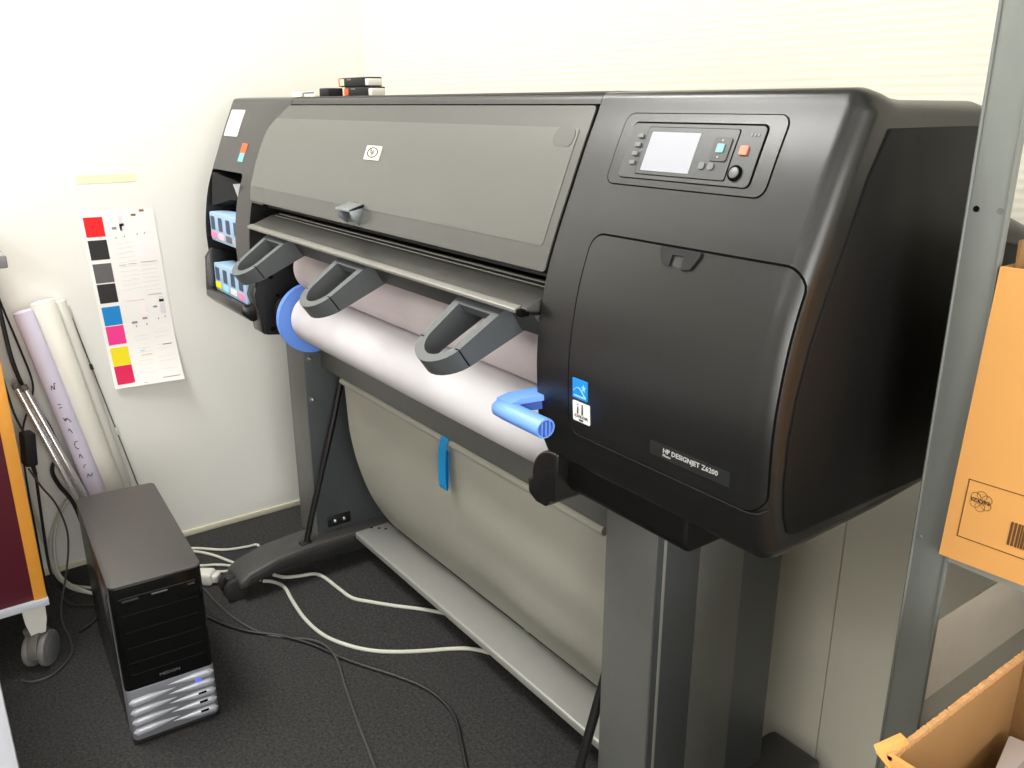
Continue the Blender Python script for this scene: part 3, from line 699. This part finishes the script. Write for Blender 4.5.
# ------------------------------------------------------------------ PC tower
def pc():
    W, H, D = .173, .369, .470
    loc = V3((-1.606, .2985, 0))
    t = thing('computer_tower', 'black desktop computer tower with silver wavy lower front, on the carpet', 'computer', loc)
    X = Matrix.Translation(loc) @ Matrix.Rotation(math.radians(-3.2), 4, 'Z')
    h = W / 2
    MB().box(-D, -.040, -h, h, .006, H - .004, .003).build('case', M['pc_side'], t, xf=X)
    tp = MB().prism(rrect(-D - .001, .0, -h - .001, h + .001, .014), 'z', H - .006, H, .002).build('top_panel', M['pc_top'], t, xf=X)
    MB().prism(rrect(-.045, -.001, -h, h, .012), 'z', .130, H - .0062, .001).build('front_bezel', M['pc_black'], t, xf=X)
    for k, z in enumerate((.300, .262, .226, .192, .165)):
        MB().box(-.003, -.0006, -h + .016, h - .016, z, z + .0012).build('bay_line', M['pc_side'], t, xf=X)
    MB().box(-.003, .0004, -h + .014, h - .014, .338, .3395).build('bay_line', M['panel_frame'], t, xf=X)
    MB().box(-.003, .0008, -.012, .018, .332, .335).build('drive_button', M['button'], t, xf=X)
    MB().box(-.003, .0006, -h + .020, -h + .050, .331, .3345).build('drive_mark', M['panel'], t, xf=X)
    MB().box(-.003, .0006, h - .030, h - .016, .331, .3345).build('drive_mark', M['panel'], t, xf=X)
    MB().box(-.030, -.0286, -h - .0015, -h + .002, .02, .335).build('case_trim', M['button'], t, xf=X)
    text_mb('MEDION', .0090, (0.0, -.020, .1455), (0, 1, 0), (0, 0, 1), width=.040).build('lettering', M['button'], t, xf=X)
    lo = MB().prism(rrect(-.045, .0, -h, h, .012), 'z', .012, .1315, .002).build('lower_front', M['pc_silver'], t, xf=X)
    MB().prism(rrect(-.046, .0005, -h - .0005, h + .0005, .012), 'z', .004, .0119, .001).build('base_edge', M['pc_side'], t, xf=X)
    def leaf(y0, y1, z, dz, flip):
        mb = MB(); n = 12; rings = []
        for k in range(n + 1):
            s = k / n; y = y0 + (y1 - y0) * s
            a = (min(1.0, (1 - s) * 1.7) ** .9 if not flip else min(1.0, s * 1.7) ** .9)
            a = max(a, .04); b = (min(1.0, s * 14) ** .5 if not flip else min(1.0, (1 - s) * 14) ** .5); b = max(b, .1)
            hz = .0085 * a * b; zc = z + dz * s
            ring = []
            for q in range(10):
                an = 2 * PI * q / 10
                ring.append((.0005 + .006 * math.cos(an) * a * b, y, zc + hz * math.sin(an)))
            rings.append(ring)
        mb.loft(rings); mb.build('wave_rib', M['pc_wave'], lo, xf=X)
    for k in range(4): leaf(-h + .002, .006, .103 - k * .0235, .004, False)
    for k in range(5): leaf(-.008, h - .002, .1185 - k * .0225, -.001, True)
    MB().box(.003, .0075, .045, .058, .107, .111, .0008).build('power_light', M['led'], t, xf=X)
    for z in (.075, .053, .030): MB().box(.002, .0074, .048, .064, z, z + .0035).build('usb_port', M['matt'], t, xf=X)
    for sx in (-.43, -.05):
        for sy in (-h + .02, h - .02): MB().cyl((sx, sy, 0), (sx, sy, .008), .012, 16).build('rubber_foot', M['rubber'], t, xf=X)
pc()

# ------------------------------------------------------------------ printed test chart on the left wall
t = thing('test_chart', 'long white colour test print taped to the left wall', 'poster', (XL + .002, .51, .50))
TLc, TRc = V3((XL, .404, .985)), V3((XL, .590, .982)); BLc, BRc = V3((XL, .4265, .5010)), V3((XL, .6075, .5035))
def chart(s, q, off=.0):
    p = (TLc * (1 - s) + TRc * s) * (1 - q) + (BLc * (1 - s) + BRc * s) * q
    curl = .0015 + .030 * max(0, q - .62) ** 2 / .1444 * (0.35 + s) * .8
    return p + V3((curl + off, 0, 0))
def chart_patch(s0, s1, q0, q1, off, th=.0002, n=6):
    mb = MB()
    mb.loft([[chart(s0, q0 + (q1 - q0) * k / n, off), chart(s1, q0 + (q1 - q0) * k / n, off), chart(s1, q0 + (q1 - q0) * k / n, off + th), chart(s0, q0 + (q1 - q0) * k / n, off + th)] for k in range(n + 1)])
    return mb
sh = chart_patch(0, 1, 0, 1, 0, .0003, 30).build('sheet', M['white_sticker'], t)
for c, z in (('red', .967), ('k1', .907), ('g1', .845), ('k1', .790), ('cyan', .728), ('pink', .674), ('yel', .614), ('crim', .562)):
    q = (.983 - z) / .481
    chart_patch(.045, .295, q - .004, q + .103, .0006).build('colour_square', M['c_' + c], sh)
random.seed(11)
mb = MB(); n_ = 0
def marks(lst, m):
    for s0, s1, q0, q1 in lst:
        chart_patch(s0, s1, q0, q1, .0006, .0002, 2).build('print_mark', M[m], sh)
marks([(.46, .80 - .27, .085 + .0, .15)], 'c_palep'); marks([(.50, .56, .03, .11)], 'c_paleg'); marks([(.80, .87, .035, .13)], 'c_palep')
marks([(.395, .455, .088, .102), (.50, .565, .072, .086)], 'c_mauve'); marks([(.68, .745, .022, .034), (.80, .865, .0, .0 + .012)], 'c_rust')
marks([(.42, .43, .145, .152), (.535, .545, .140, .148), (.715, .725, .132, .140), (.815, .825, .128, .136)], 'dark_print')
marks([(.68, .93, .15, .29)], 'c_palep')
for k in range(11):
    q = .18 + k * .026
    marks([(.40, .52, q, q + .002), (.53, .64, q - .004, q - .002)], 'c_paleg')
for k in range(8): marks([(.69, .92, .31 + k * .024, .312 + k * .024)], 'c_paleg')
marks([(.70, .92, .293, .296), (.40, .50, .300, .303), (.53, .64, .296, .299), (.72, .92, .483, .486)], 'c_lgrey')
marks([(.40, .66, .505, .508)], 'c_lpink')
marks([(.585, .66, .52, .60)], 'c_palep'); marks([(.86, .93, .50, .60)], 'c_paleg')
marks([(.42, .50, .628, .640), (.58, .65, .612, .622), (.76, .82, .552, .562), (.86, .93, .518, .532), (.47, .485, .652, .662), (.62, .635, .648, .658), (.80, .815, .625, .633), (.90, .915, .618, .626)], 'c_mauve')
for k in range(11):
    q = .69 + k * .024
    marks([(.42, .62, q, q + .0018), (.70, .93, q - .006, q - .0042)], 'c_paleg' if k % 3 else 'c_palep')
marks([(.46, .52, .80, .806)], 'c_lcyan'); marks([(.46, .62, .825, .831)], 'c_cream'); marks([(.80, .93, .782, .786), (.70, .95, .972, .975), (.42, .62, .985, .988)], 'c_mgrey')
tag(MB().box(XL, XL + .0008, .413, .557, 1.056, 1.077).build('tape_strip', M['tape']), 'strip of pale yellow tape on the left wall above the test print', 'tape')

# ------------------------------------------------------------------ things leaning in the corner by the left wall
def lean(y0, z0, y1, z1, xtop, xbot, r):
    k = (0 - z0) / (z1 - z0)
    yb_ = y0 + (y1 - y0) * k
    return V3((xtop, y0, z0)), V3((xbot, yb_, r * .6))
a, b = lean(.282, .772, .368, .218, -2.415, -2.378, .031)
t = thing('poster_tube', 'white round tube leaning on the left wall between two paler rolls', 'tube', b)
MB().cyl(b, a, .029, 32, .001).build('tube_wall', M['tube'], t); MB().cyl(a - (a - b).normalized() * .002, a + (a - b).normalized() * .004, .0275, 32, .001).build('end_cap', M['white_plastic'], t)
a, b = lean(.232, .760, .330, .218, -2.400, -2.350, .024)
t = thing('rolled_print', 'lilac-white rolled print with handwriting leaning on the left wall', 'rolled paper', b)
MB().cyl(b, a, .023, 32, .001).build('paper', M['lilac'], t)
dv = (a - b).normalized(); rv = dv.cross(V3((1, 0, 0))).normalized(); fv = rv.cross(dv).normalized()
if fv.x < 0: fv = -fv
def scr(k, pts):
    c = b + dv * k + fv * .0232 * 1.0 + rv * 0
    P = []
    for u, v in pts:
        w = rv * u + dv * v
        hgt = math.sqrt(max(0, .0232 ** 2 - u * u)) - .0232
        P.append(c + w + fv * hgt)
    MB().tube(smooth_pts(P, 4), .0011, 6).build('handwriting', M['dark_print'], t)
for k in (.56, .515, .505, .47, .462, .435, .395, .385, .36, .335, .30):
    random.seed(int(k * 1000))
    scr(k, [(-.008 + i * .0035, random.uniform(-.008, .008)) for i in range(random.randint(3, 5))])
a, b = lean(.322, .766, .406, .216, -2.448, -2.42, .017)
tag(MB().cyl(b, a, .0175, 32, .001).build('plastic_roll', M['pale_roll']), 'pale grey film roll leaning on the left wall, rightmost of the three rolls', 'roll')
a, b = lean(.344, .745, .444, .213, -2.462, -2.445, .004)
t = thing('thin_rod', 'very thin grey rod with white tips on the left wall, right of the rolls', 'rod', b)
MB().cyl(b, a, .0017, 10).build('shaft', M['caster'], t)
dv = (a - b).normalized()
MB().cyl(a - dv * .03, a + dv * .004, .0046, 12, .001).build('tip', M['white_plastic'], t)
m_ = b + dv * .375; MB().cyl(m_, m_ + dv * .022, .0046, 12, .001).build('tip', M['white_plastic'], t)
m_ = b + dv * .575; MB().cyl(m_, m_ + dv * .016, .0042, 12, .001).build('joint', M['dark_print'], t)
for i, (y0, z0, y1, z1, lb) in enumerate(((.186, .578, .284, .214, 'shiny metal tube leaning low beside the lilac roll, left of the pair'), (.203, .572, .304, .214, 'shiny metal tube leaning low beside the lilac roll, right of the pair'))):
    a, b = lean(y0, z0, y1, z1, -2.400 + .01 * i, -2.33 + .01 * i, .009)
    t = thing('metal_tube', lb, 'metal tube', b, 'pair of shiny metal tubes')
    MB().cyl(b, a, .0085, 20, .0008).build('shaft', M['chrome'], t)
    d_ = (a - b).normalized(); MB().cyl(a - d_ * .012, a + d_ * .002, .0094, 20, .001).build('end_cap', M['grey_plastic'], t)

# power adapter hanging on its cords between cabinet and wall
t = thing('power_adapter', 'black power adapter brick hanging on its cords beside the cabinet edge', 'power adapter', (-2.30, .185, .43))
Xf = Matrix.Translation((-2.30, .181, .437)) @ Matrix.Rotation(math.radians(-5), 4, 'X') @ Matrix.Rotation(math.radians(12), 4, 'Z')
MB().box(-.020, .020, -.014, .014, -.043, .043, .005).build('brick', M['rubber'], t, xf=Xf)
MB().tube(smooth_pts([(-2.30, .178, .480), (-2.31, .166, .53), (-2.33, .160, .60), (-2.36, .153, .70), (-2.40, .152, .80)], 6), .0028, 8).build('cord', M['wire_b'], t)
MB().tube([(-2.30, .183, .392), (-2.30, .186, .365)], .006, 10, .0045).build('strain_relief', M['rubber'], t)
MB().tube(smooth_pts([(-2.30, .186, .37), (-2.30, .183, .30), (-2.30, .179, .20), (-2.285, .176, .10), (-2.27, .19, .03), (-2.25, .21, .004), (-2.20, .26, .004), (-2.14, .24, .004), (-2.11, .20, .004)], 6), .0036, 8).build('cord', M['wire_b'], t)
def cable(name, pts, r, m, label, group=None):
    return tag(MB().tube(smooth_pts(pts, 6), r, 8).build(name, M[m]), label, 'cable', group)
cable('black_cable', [(-2.46, .188, .83), (-2.452, .19, .72), (-2.44, .195, .62), (-2.44, .215, .52), (-2.44, .242, .455), (-2.43, .256, .40), (-2.43, .256, .36), (-2.43, .236, .318), (-2.43, .246, .27), (-2.42, .272, .21), (-2.41, .29, .10), (-2.40, .30, .006), (-2.33, .32, .006)], .0055, 'wire_b', 'thick black cable hanging down the left wall behind the metal tubes')
cable('black_cable', [(-2.455, .19, .86), (-2.447, .192, .79), (-2.437, .215, .66), (-2.425, .228, .57), (-2.42, .216, .52), (-2.40, .186, .46), (-2.36, .17, .38), (-2.34, .165, .2), (-2.33, .17, .006), (-2.31, .23, .004)], .0026, 'wire_b', 'thin black cable looping over the metal tubes')
cable('grey_cable', [(-2.26, .170, .40), (-2.26, .19, .345), (-2.27, .214, .29), (-2.27, .228, .22), (-2.26, .224, .165), (-2.25, .205, .09), (-2.22, .180, .03), (-2.17, .172, .004), (-2.10, .175, .004), (-2.02, .165, .004), (-1.965, .120, .004), (-1.962, .075, .004), (-1.985, .055, .004)], .0024, 'wire_g', 'thin dark grey cable hanging to the caster of the cabinet')
cable('white_cable', [(-2.43, .275, .235), (-2.43, .238, .19), (-2.42, .212, .13), (-2.41, .203, .06), (-2.39, .207, .012), (-2.34, .222, .005), (-2.28, .262, .005), (-2.22, .315, .005)], .0042, 'wire_w', 'white cable curving from the wall to behind the computer, nearest the cabinet')
cable('white_cable', [(-2.44, .262, .22), (-2.445, .228, .17), (-2.44, .202, .11), (-2.43, .196, .04), (-2.41, .203, .006), (-2.37, .218, .005), (-2.33, .245, .005), (-2.28, .30, .005)], .0042, 'wire_w', 'white cable curving from the wall to behind the computer, closest to the wall')
cable('white_cable', [(-2.42, .17, .27), (-2.42, .182, .16), (-2.41, .195, .05), (-2.39, .21, .014), (-2.32, .232, .013), (-2.26, .275, .006), (-2.21, .325, .006)], .0042, 'wire_w', 'white cable curving from the wall to behind the computer, middle one of three')
G = 'white cables between computer and plotter foot'
Z = .0045
def fl(pts, z=Z, lift={}): return [(x, y, lift.get(x, z)) for x, y in pts]
cable('white_cable', fl([(-2.45, .42), (-2.389, .521), (-2.360, .565), (-2.304, .627), (-2.284, .685), (-2.280, .712), (-2.262, .716)]), .0042, 'wire_w', 'white cable ending in a bent tip near the wall, farthest back of four', G)
cable('white_cable', fl([(-2.42, .43), (-2.377, .518), (-2.341, .557), (-2.297, .587), (-2.225, .618), (-2.160, .645), (-2.10, .70)]), .0042, 'wire_w', 'white cable running under the plotter foot, second farthest back', G)
cable('white_cable', fl([(-2.33, .42), (-2.289, .493), (-2.253, .542), (-2.235, .575), (-2.205, .608), (-2.150, .650), (-2.09, .66)]), .0042, 'wire_w', 'white cable running under the plotter foot, third from the wall', G)
cable('white_cable', fl([(-2.31, .41), (-2.266, .487), (-2.224, .535), (-2.189, .575), (-2.169, .610), (-2.120, .640), (-2.08, .65)]), .0042, 'wire_w', 'white cable running under the plotter foot, nearest the computer front', G)
cable('white_cable', fl([(-2.07, .655), (-2.05, .675), (-2.005, .690), (-1.923, .681), (-1.825, .675), (-1.733, .685), (-1.659, .717), (-1.605, .757), (-1.567, .803), (-1.535, .854), (-1.506, .906), (-1.478, .945), (-1.436, .975), (-1.343, 1.024), (-1.25, 1.10)]), .0048, 'wire_w', 'white cable snaking across the open carpet, nearer of the two by the foot')
cable('white_cable', fl([(-2.085, .690), (-2.06, .705), (-2.048, .720), (-2.036, .747), (-2.021, .785), (-1.985, .799), (-1.916, .806), (-1.849, .815), (-1.804, .845), (-1.748, .889), (-1.697, .934), (-1.648, .971), (-1.557, 1.027), (-1.45, 1.10)]), .0048, 'wire_w', 'white cable going under the cross bar of the stand, farther of the two')
cable('dark_cable', fl([(-2.30, .45), (-2.148, .505), (-2.062, .515), (-1.974, .525), (-1.895, .542), (-1.828, .569), (-1.776, .613), (-1.735, .647), (-1.687, .665), (-1.62, .665), (-1.532, .644), (-1.428, .618), (-1.322, .595), (-1.244, .577), (-1.15, .56)], .0035, {-1.735: .008, -1.687: .0118, -1.62: .0118}), .0030, 'wire_g', 'thin dark cable on the carpet bending towards the camera first')
cable('dark_cable', fl([(-2.08, .44), (-1.987, .476), (-1.925, .502), (-1.858, .542), (-1.798, .596), (-1.724, .642), (-1.66, .668), (-1.62, .683), (-1.554, .717), (-1.494, .75), (-1.429, .779), (-1.365, .792), (-1.293, .786), (-1.217, .754), (-1.10, .70)], .0045), .0040, 'wire_b', 'thicker black cable on the carpet passing closer to the stand')
t = thing('power_strip', 'white power plug beside the computer and the foot caster', 'plug', (-2.18, .545, 0))
Xf = Matrix.Translation((-2.155, .535, 0)) @ Matrix.Rotation(math.radians(50), 4, 'Z')
MB().box(-.035, .015, -.022, .022, .0, .038, .010, 3).build('plug_body', M['white_plastic'], t, xf=Xf)
MB().box(.010, .030, -.014, .014, .006, .030, .006, 3).build('plug_grip', M['white_plastic'], t, xf=Xf)

# ------------------------------------------------------------------ cabinet on casters (left edge)
t = thing('mobile_cabinet', 'maroon cabinet end with orange wood edge on a white base with casters', 'cabinet', (-2.2, -.2, 0))
MB().box(-2.40, -2.004, -1.52, .118, .180, .935, .002).build('body', M['maroon'], t)  # unseen rear length is extended to darken the reflection in the plotter door
e_ = MB().box(-2.40, -2.000, .112, .138, .180, .935, .002).build('edge_band', M['beech'], t)
MB().box(-2.43, -1.985, -1.56, .182, .936, .962, .003).build('top', M['grey_top'], t)
MB().box(-2.405, -1.995, -1.53, .140, .163, .181, .002).build('base_rail', M['white_metal'], t)
def cab_caster(x, y, a=-34):
    MB().loft([[(x + a_ * .034, y + b * .024, .1635) for a_, b in ((-.5, -1), (.5, -1), (.5, 1), (-.5, 1))], [(x + a_ * .034, y + b * .022, .122) for a_, b in ((-.5, -1), (.5, -1), (.5, 1), (-.5, 1))], [(x + a_ * .030, y + b * .015, .088) for a_, b in ((-.5, -1), (.5, -1), (.5, 1), (-.5, 1))]]).build('caster_leg', M['white_plastic'], t)
    C_ = Matrix.Translation((x, y, 0)) @ Matrix.Rotation(math.radians(a), 4, 'Z')
    for dy in (-.017, .017):
        MB().cyl((0, dy - .009, .042), (0, dy + .009, .042), .042, 32, .006).build('caster_wheel', M['grey_plastic'], t, xf=C_)
        MB().cyl((0, dy - .0102, .042), (0, dy + .0102, .042), .028, 32, .003).build('wheel_disc', M['button'], t, xf=C_)
    MB().prism([(-.044, .035), (-.042, .062), (-.026, .084), (.0, .0935), (.022, .088), (.040, .066), (.044, .035), (.02, .03), (-.02, .03)], 'y', -.012, .012, .004).build('caster_hood', M['caster'], t, xf=C_)
    MB().prism([(-.0475, .03), (-.0475, .06), (-.030, .088), (0, .0965), (.012, .094), (.0, .05)], 'y', -.030, -.004, .004).build('caster_hood', M['caster'], t, xf=C_)
cab_caster(-2.03, .108); cab_caster(-2.37, .098); cab_caster(-2.03, -1.46); cab_caster(-2.37, -1.46)
# white table whose leg just enters the frame at the lower left
t = thing('white_table', 'white metal table leg at the lower left corner of the photo', 'table', (-1.57, -.35, 0))
for x, y in ((-1.22, -.013), (-1.90, -.03), (-1.22, -.50), (-1.90, -.50)):
    MB().box(x - .02, x + .02, y - .02, y + .022, 0, .70, .004).build('leg', M['white_metal'], t)
MB().box(-1.93, -1.19, -.53, .010, .70, .725, .003).build('table_top', M['white_metal'], t)

# ------------------------------------------------------------------ shelving unit, right
SX0, SX1, SY0, SY1 = -.4205, .55, .850, 1.235
t = thing('shelving_unit', 'grey steel shelving unit with bolted corner posts, right of the plotter', 'shelf', ((SX0 + SX1) / 2, 1.06, 0))
def post(x, y, sx, sy):
    p = MB().prism([(x, y), (x + sx * .0385, y), (x + sx * .0385, y + sy * .003), (x + sx * .003, y + sy * .003), (x + sx * .003, y + sy * .036), (x, y + sy * .036)], 'z', 0, 2.0, .0006).build('post', M['post'], t)
    if sy > 0:
        MB().tube([(x + sx * .001, y - .0004, 0), (x + sx * .001, y - .0004, 2.0)], .0016, 6).build('post_edge', M['post'], p)
        MB().box(min(x + sx * .0365, x + sx * .0395), max(x + sx * .0365, x + sx * .0395), y - .0012, y + .006, 0, 2.0, .0005).build('post_edge', M['post'], p)
    return p
p1 = post(SX0, SY0, 1, 1); post(SX1, SY0, -1, 1); post(SX0, SY1, 1, -1); post(SX1, SY1, -1, -1)
MB().cyl((SX0 + .0095, SY0 + .001, 1.153), (SX0 + .0095, SY0 - .0006, 1.153), .0030, 16).build('post_hole', M['matt'], p1)
MB().cyl((SX0 + .0320, SY0 + .001, 1.153), (SX0 + .0320, SY0 - .0004, 1.153), .0030, 16).build('post_hole', M['grey_plastic'], p1)
for dx in (.008, .031): MB().ball((SX0 + dx, SY0 - .0005, .800 - (.006 if dx > .02 else 0)), .0026, (1, .5, 1), 10).build('rivet', M['post'], p1)
def shelf(z, th, m='shelf_grey'):
    s_ = MB().box(SX0 + .003, SX1 - .003, SY0 + .0035, SY1 - .004, z - th, z, .0015).build('shelf', M[m], t)
    return s_
shelf(.796, .014); shelf(.545, .014); shelf(1.90, .03); shelf(.10, .03)
MB().box(SX0 + .0035, SX0 + .0055, SY0 + .036, SY1 - .036, .545, .660, .0004).build('side_plate', M['galv_reflect'], t)
for z in (.648, .556):
    b_ = MB(); b_.cyl((SX0 + .0055, SY0 + .040, z), (SX0 + .011, SY0 + .040, z), .0055, 6); b_.ball((SX0 + .0115, SY0 + .040, z), .0036, (.8, 1, 1), 10)
    b_.build('bolt', M['bolt'], t)

# carton on the upper shelf
def open_carton(t, x0, x1, y0, y1, z0, z1, th=.004, inner='card_in'):
    MB().box(x0, x1, y0, y0 + th, z0, z1, .001).build('front_panel', M['card'], t)
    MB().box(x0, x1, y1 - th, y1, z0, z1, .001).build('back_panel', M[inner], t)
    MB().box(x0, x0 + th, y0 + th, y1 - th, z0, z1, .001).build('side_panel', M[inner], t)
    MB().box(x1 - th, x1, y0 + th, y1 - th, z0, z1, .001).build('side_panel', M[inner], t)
    MB().box(x0 + th, x1 - th, y0 + th, y1 - th, z0, z0 + th).build('base_panel', M['card'], t)
CZ = .7965
t = thing('cardboard_box', 'brown cardboard box with barcode label on the upper shelf', 'box', (-.20, 1.0, CZ))
CP, CYAW, CW, CD, CH, CLEAN = V3((-.3840, .8360, CZ)), math.radians(4), .40, .31, .306, .030
def cx(u, v, w): # u right, v back, w up in the carton's own frame (front leans back a little)
    u = u + (.022 * w + .25 * min(max(v, 0), .02)) * (1 - u / CW)
    v2 = v + w * CLEAN * max(0, 1 - v / .25)
    return CP + V3((u * math.cos(CYAW) - v2 * math.sin(CYAW), u * math.sin(CYAW) + v2 * math.cos(CYAW), w))
def cbox(u0, u1, v0, v1, w0, w1):
    mb = MB(); n = 6
    mb.loft([[cx(u0, v0, w), cx(u1, v0, w), cx(u1, v1, w), cx(u0, v1, w)] for w in [w0 + (w1 - w0) * k / n for k in range(n + 1)]]); return mb
cbox(0, CW, 0, .004, 0, CH).build('front_panel', M['card'], t)
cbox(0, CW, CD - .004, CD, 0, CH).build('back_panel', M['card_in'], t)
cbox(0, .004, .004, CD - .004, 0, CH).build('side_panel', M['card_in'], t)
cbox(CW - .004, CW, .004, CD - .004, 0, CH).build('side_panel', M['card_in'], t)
cbox(.004, CW - .004, .004, CD - .004, 0, .004).build('base_panel', M['card'], t)
mb = MB(); mb.loft([[cx(.001, .02, CH - .002), cx(.004, .02, CH - .002), cx(.004, CD - .01, CH - .002), cx(.001, CD - .01, CH - .002)], [cx(-.004, .03, CH + .022), cx(-.001, .03, CH + .022), cx(-.001, CD - .02, CH + .022), cx(-.004, CD - .02, CH + .022)]])
mb.build('flap', M['card_in'], t)
def cprint(u0, u1, w0, w1, h=.0005): return cbox(u0, u1, -h, .001, w0, w1)
mb = MB(); th = .0008; U0, U1, W0, W1 = .0135, .16, .027, .0915
for a in ((U0, U1, W1 - th, W1), (U0, U1, W0, W0 + th), (U0, U0 + th, W0, W1), (U1 - th, U1, W0, W1)):
    q = cprint(*a); me_ = bpy.data.meshes.new('tmp'); q.bm.to_mesh(me_); q.bm.free(); mb.bm.from_mesh(me_); bpy.data.meshes.remove(me_)
mb.build('label_frame', M['brown_print'], t)
fn = (cx(0, 0, .07) - cx(0, .1, .07)).normalized(); fr = (cx(.1, 0, .07) - cx(0, 0, .07)).normalized(); fu = (cx(0, 0, .1) - cx(0, 0, 0)).normalized()
mb = MB()
for k in range(6):
    a = PI / 2 + k * PI / 3
    c_ = cx(.0290 + .0062 * math.cos(a), 0, .0715 + .0062 * math.sin(a)) + fn * .0001
    mb.annulus(c_, fn, .0047, .0050, .0004, 20)
mb.build('printed_mark', M['brown_print'], t)
text_mb('IZON', .0058, cx(.0195, 0, .0698) + fn * .0004, fr, fu - fr * .25, width=.0180, depth=.0005).build('lettering', M['dark_print'], t)
u = .0600; random.seed(5)
while u < .13:
    w_ = random.choice((.0008, .0014, .0022)); cprint(u, u + w_, .0365, .0615).build('barcode_bar', M['brown_print'], t); u += w_ + random.choice((.0008, .0012))
# open carton in the foreground
t = thing('open_carton', 'tall open cardboard carton with ragged rim in the foreground, lower right', 'box', (-.13, .71, 0))
OX0, OX1, OY0, OY1, OZ = -.286, .06, .592, .832, .735
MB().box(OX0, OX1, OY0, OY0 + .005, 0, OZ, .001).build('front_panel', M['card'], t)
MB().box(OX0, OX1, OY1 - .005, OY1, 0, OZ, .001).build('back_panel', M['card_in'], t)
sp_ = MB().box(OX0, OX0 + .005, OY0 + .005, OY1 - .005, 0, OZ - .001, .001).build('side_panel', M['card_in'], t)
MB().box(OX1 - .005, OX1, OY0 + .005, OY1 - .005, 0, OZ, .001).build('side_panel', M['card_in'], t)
MB().box(OX0 + .005, OX1 - .005, OY0 + .005, OY1 - .005, .001, .006).build('base_panel', M['card'], t)
mb = MB(); random.seed(9); n = 150                                   # torn, fluted rim of the near wall
pts0 = []
for k in range(n + 1):
    y = OY0 + (OY1 - OY0) * k / n; zz = OZ + .0005 * (1 if k % 2 else -1) + random.uniform(-.0005, .0007)
    xx = random.uniform(-.0003, .0003)
    pts0.append([(OX0 - .0004 + xx, y, zz - .004), (OX0 + .0054 + xx, y, zz - .004), (OX0 + .0050 + xx, y, zz), (OX0 + .0002 + xx, y, zz)])
mb.loft(pts0); mb.build('torn_rim', M['card_edge'], sp_, smooth=20)
mb = MB(); mb.loft([[(OX0 - .001, OY0 + .001, OZ - .012), (OX0 + .006, OY0 - .001, OZ - .012), (OX0 + .005, OY0 + .026, OZ + .001), (OX0 - .001, OY0 + .026, OZ + .001)],
                    [(OX0 - .010, OY0 - .004, OZ + .004), (OX0 - .004, OY0 - .008, OZ + .001), (OX0 + .003, OY0 + .022, OZ + .007), (OX0 - .003, OY0 + .024, OZ + .007)]])
mb.build('torn_flap', M['card'], sp_)
t = thing('product_box', 'grey-white printed box standing inside the open cardboard carton', 'box', (-.22, .72, .0065))
Xf = Matrix.Translation((-.271, .799, 0)) @ Matrix.Rotation(math.radians(13.5), 4, 'Z')
MB().box(0, .095, -.150, 0, .0065, .660, .0015).build('carton', M['c_paleg'], t, xf=Xf)
MB().prism([(.022, -.010), (.090, -.006), (.090, -.13), (.045, -.14), (.035, -.08), (.015, -.05)], 'z', .6596, .6605).build('printed_panel', M['c_lgrey'], t, xf=Xf)
MB().prism([(.045, -.03), (.075, -.02), (.082, -.09), (.060, -.08)], 'z', .6600, .6609).build('printed_panel', M['c_mgrey'], t, xf=Xf)

# ------------------------------------------------------------------ lights (ceiling fittings, plus added fill from the right and the room front)
def area(name, loc, sx, sy, energy, col=(1, .96, .9), rot=(0, 0, 0)):
    l = bpy.data.lights.new(name, 'AREA'); l.shape = 'RECTANGLE'; l.size = sx; l.size_y = sy; l.energy = energy; l.color = col
    o = bpy.data.objects.new(name, l); COL.objects.link(o); o.location = loc; o.rotation_euler = rot; return o
area('ceiling_area_light', (-1.86, -.25, 2.70), 1.2, .6, 66, (1, .985, .955))
area('ceiling_area_light', (.80, -1.7, 2.70), 1.2, .6, 13, (1, .985, .955))
area('ceiling_area_light', (-.9, -2.2, 2.70), 1.2, .6, 20, (1, .985, .955))  # extra unseen light, added as frontal fill for the stand
area('right_fill', (2.36, -.45, 1.35), 2.2, 1.6, 98, (1, .995, .98), (PI / 2, 0, PI / 2))  # added unseen fill light that brightens the lower left wall
w = bpy.data.worlds.new('room_air'); SC.world = w; w.use_nodes = True
w.node_tree.nodes['Background'].inputs[0].default_value = (.9, .95, 1, 1); w.node_tree.nodes['Background'].inputs[1].default_value = .05

# ------------------------------------------------------------------ camera
cam = bpy.data.cameras.new('camera'); cam.sensor_fit = 'HORIZONTAL'; cam.sensor_width = 36.0; cam.lens = 36.0 * 853.36 / 1024.0; cam.clip_start = .02
co = bpy.data.objects.new('camera', cam); COL.objects.link(co)
right = V3((0.58761, 0.80914, -0.00201)); up = -V3((0.25145, -0.18497, -0.95003)); back = -V3((-0.76908, 0.55774, -0.31214))
mx = Matrix.Identity(4)
for i in range(3): mx[i][0], mx[i][1], mx[i][2] = right[i], up[i], back[i]
mx.translation = V3((0, 0, 1.25)); co.matrix_world = mx
SC.camera = co
vs = SC.view_settings; vs.view_transform = 'Standard'; vs.look = 'None'; vs.gamma = 1.0; vs.exposure = 0.0; vs.use_curve_mapping = False
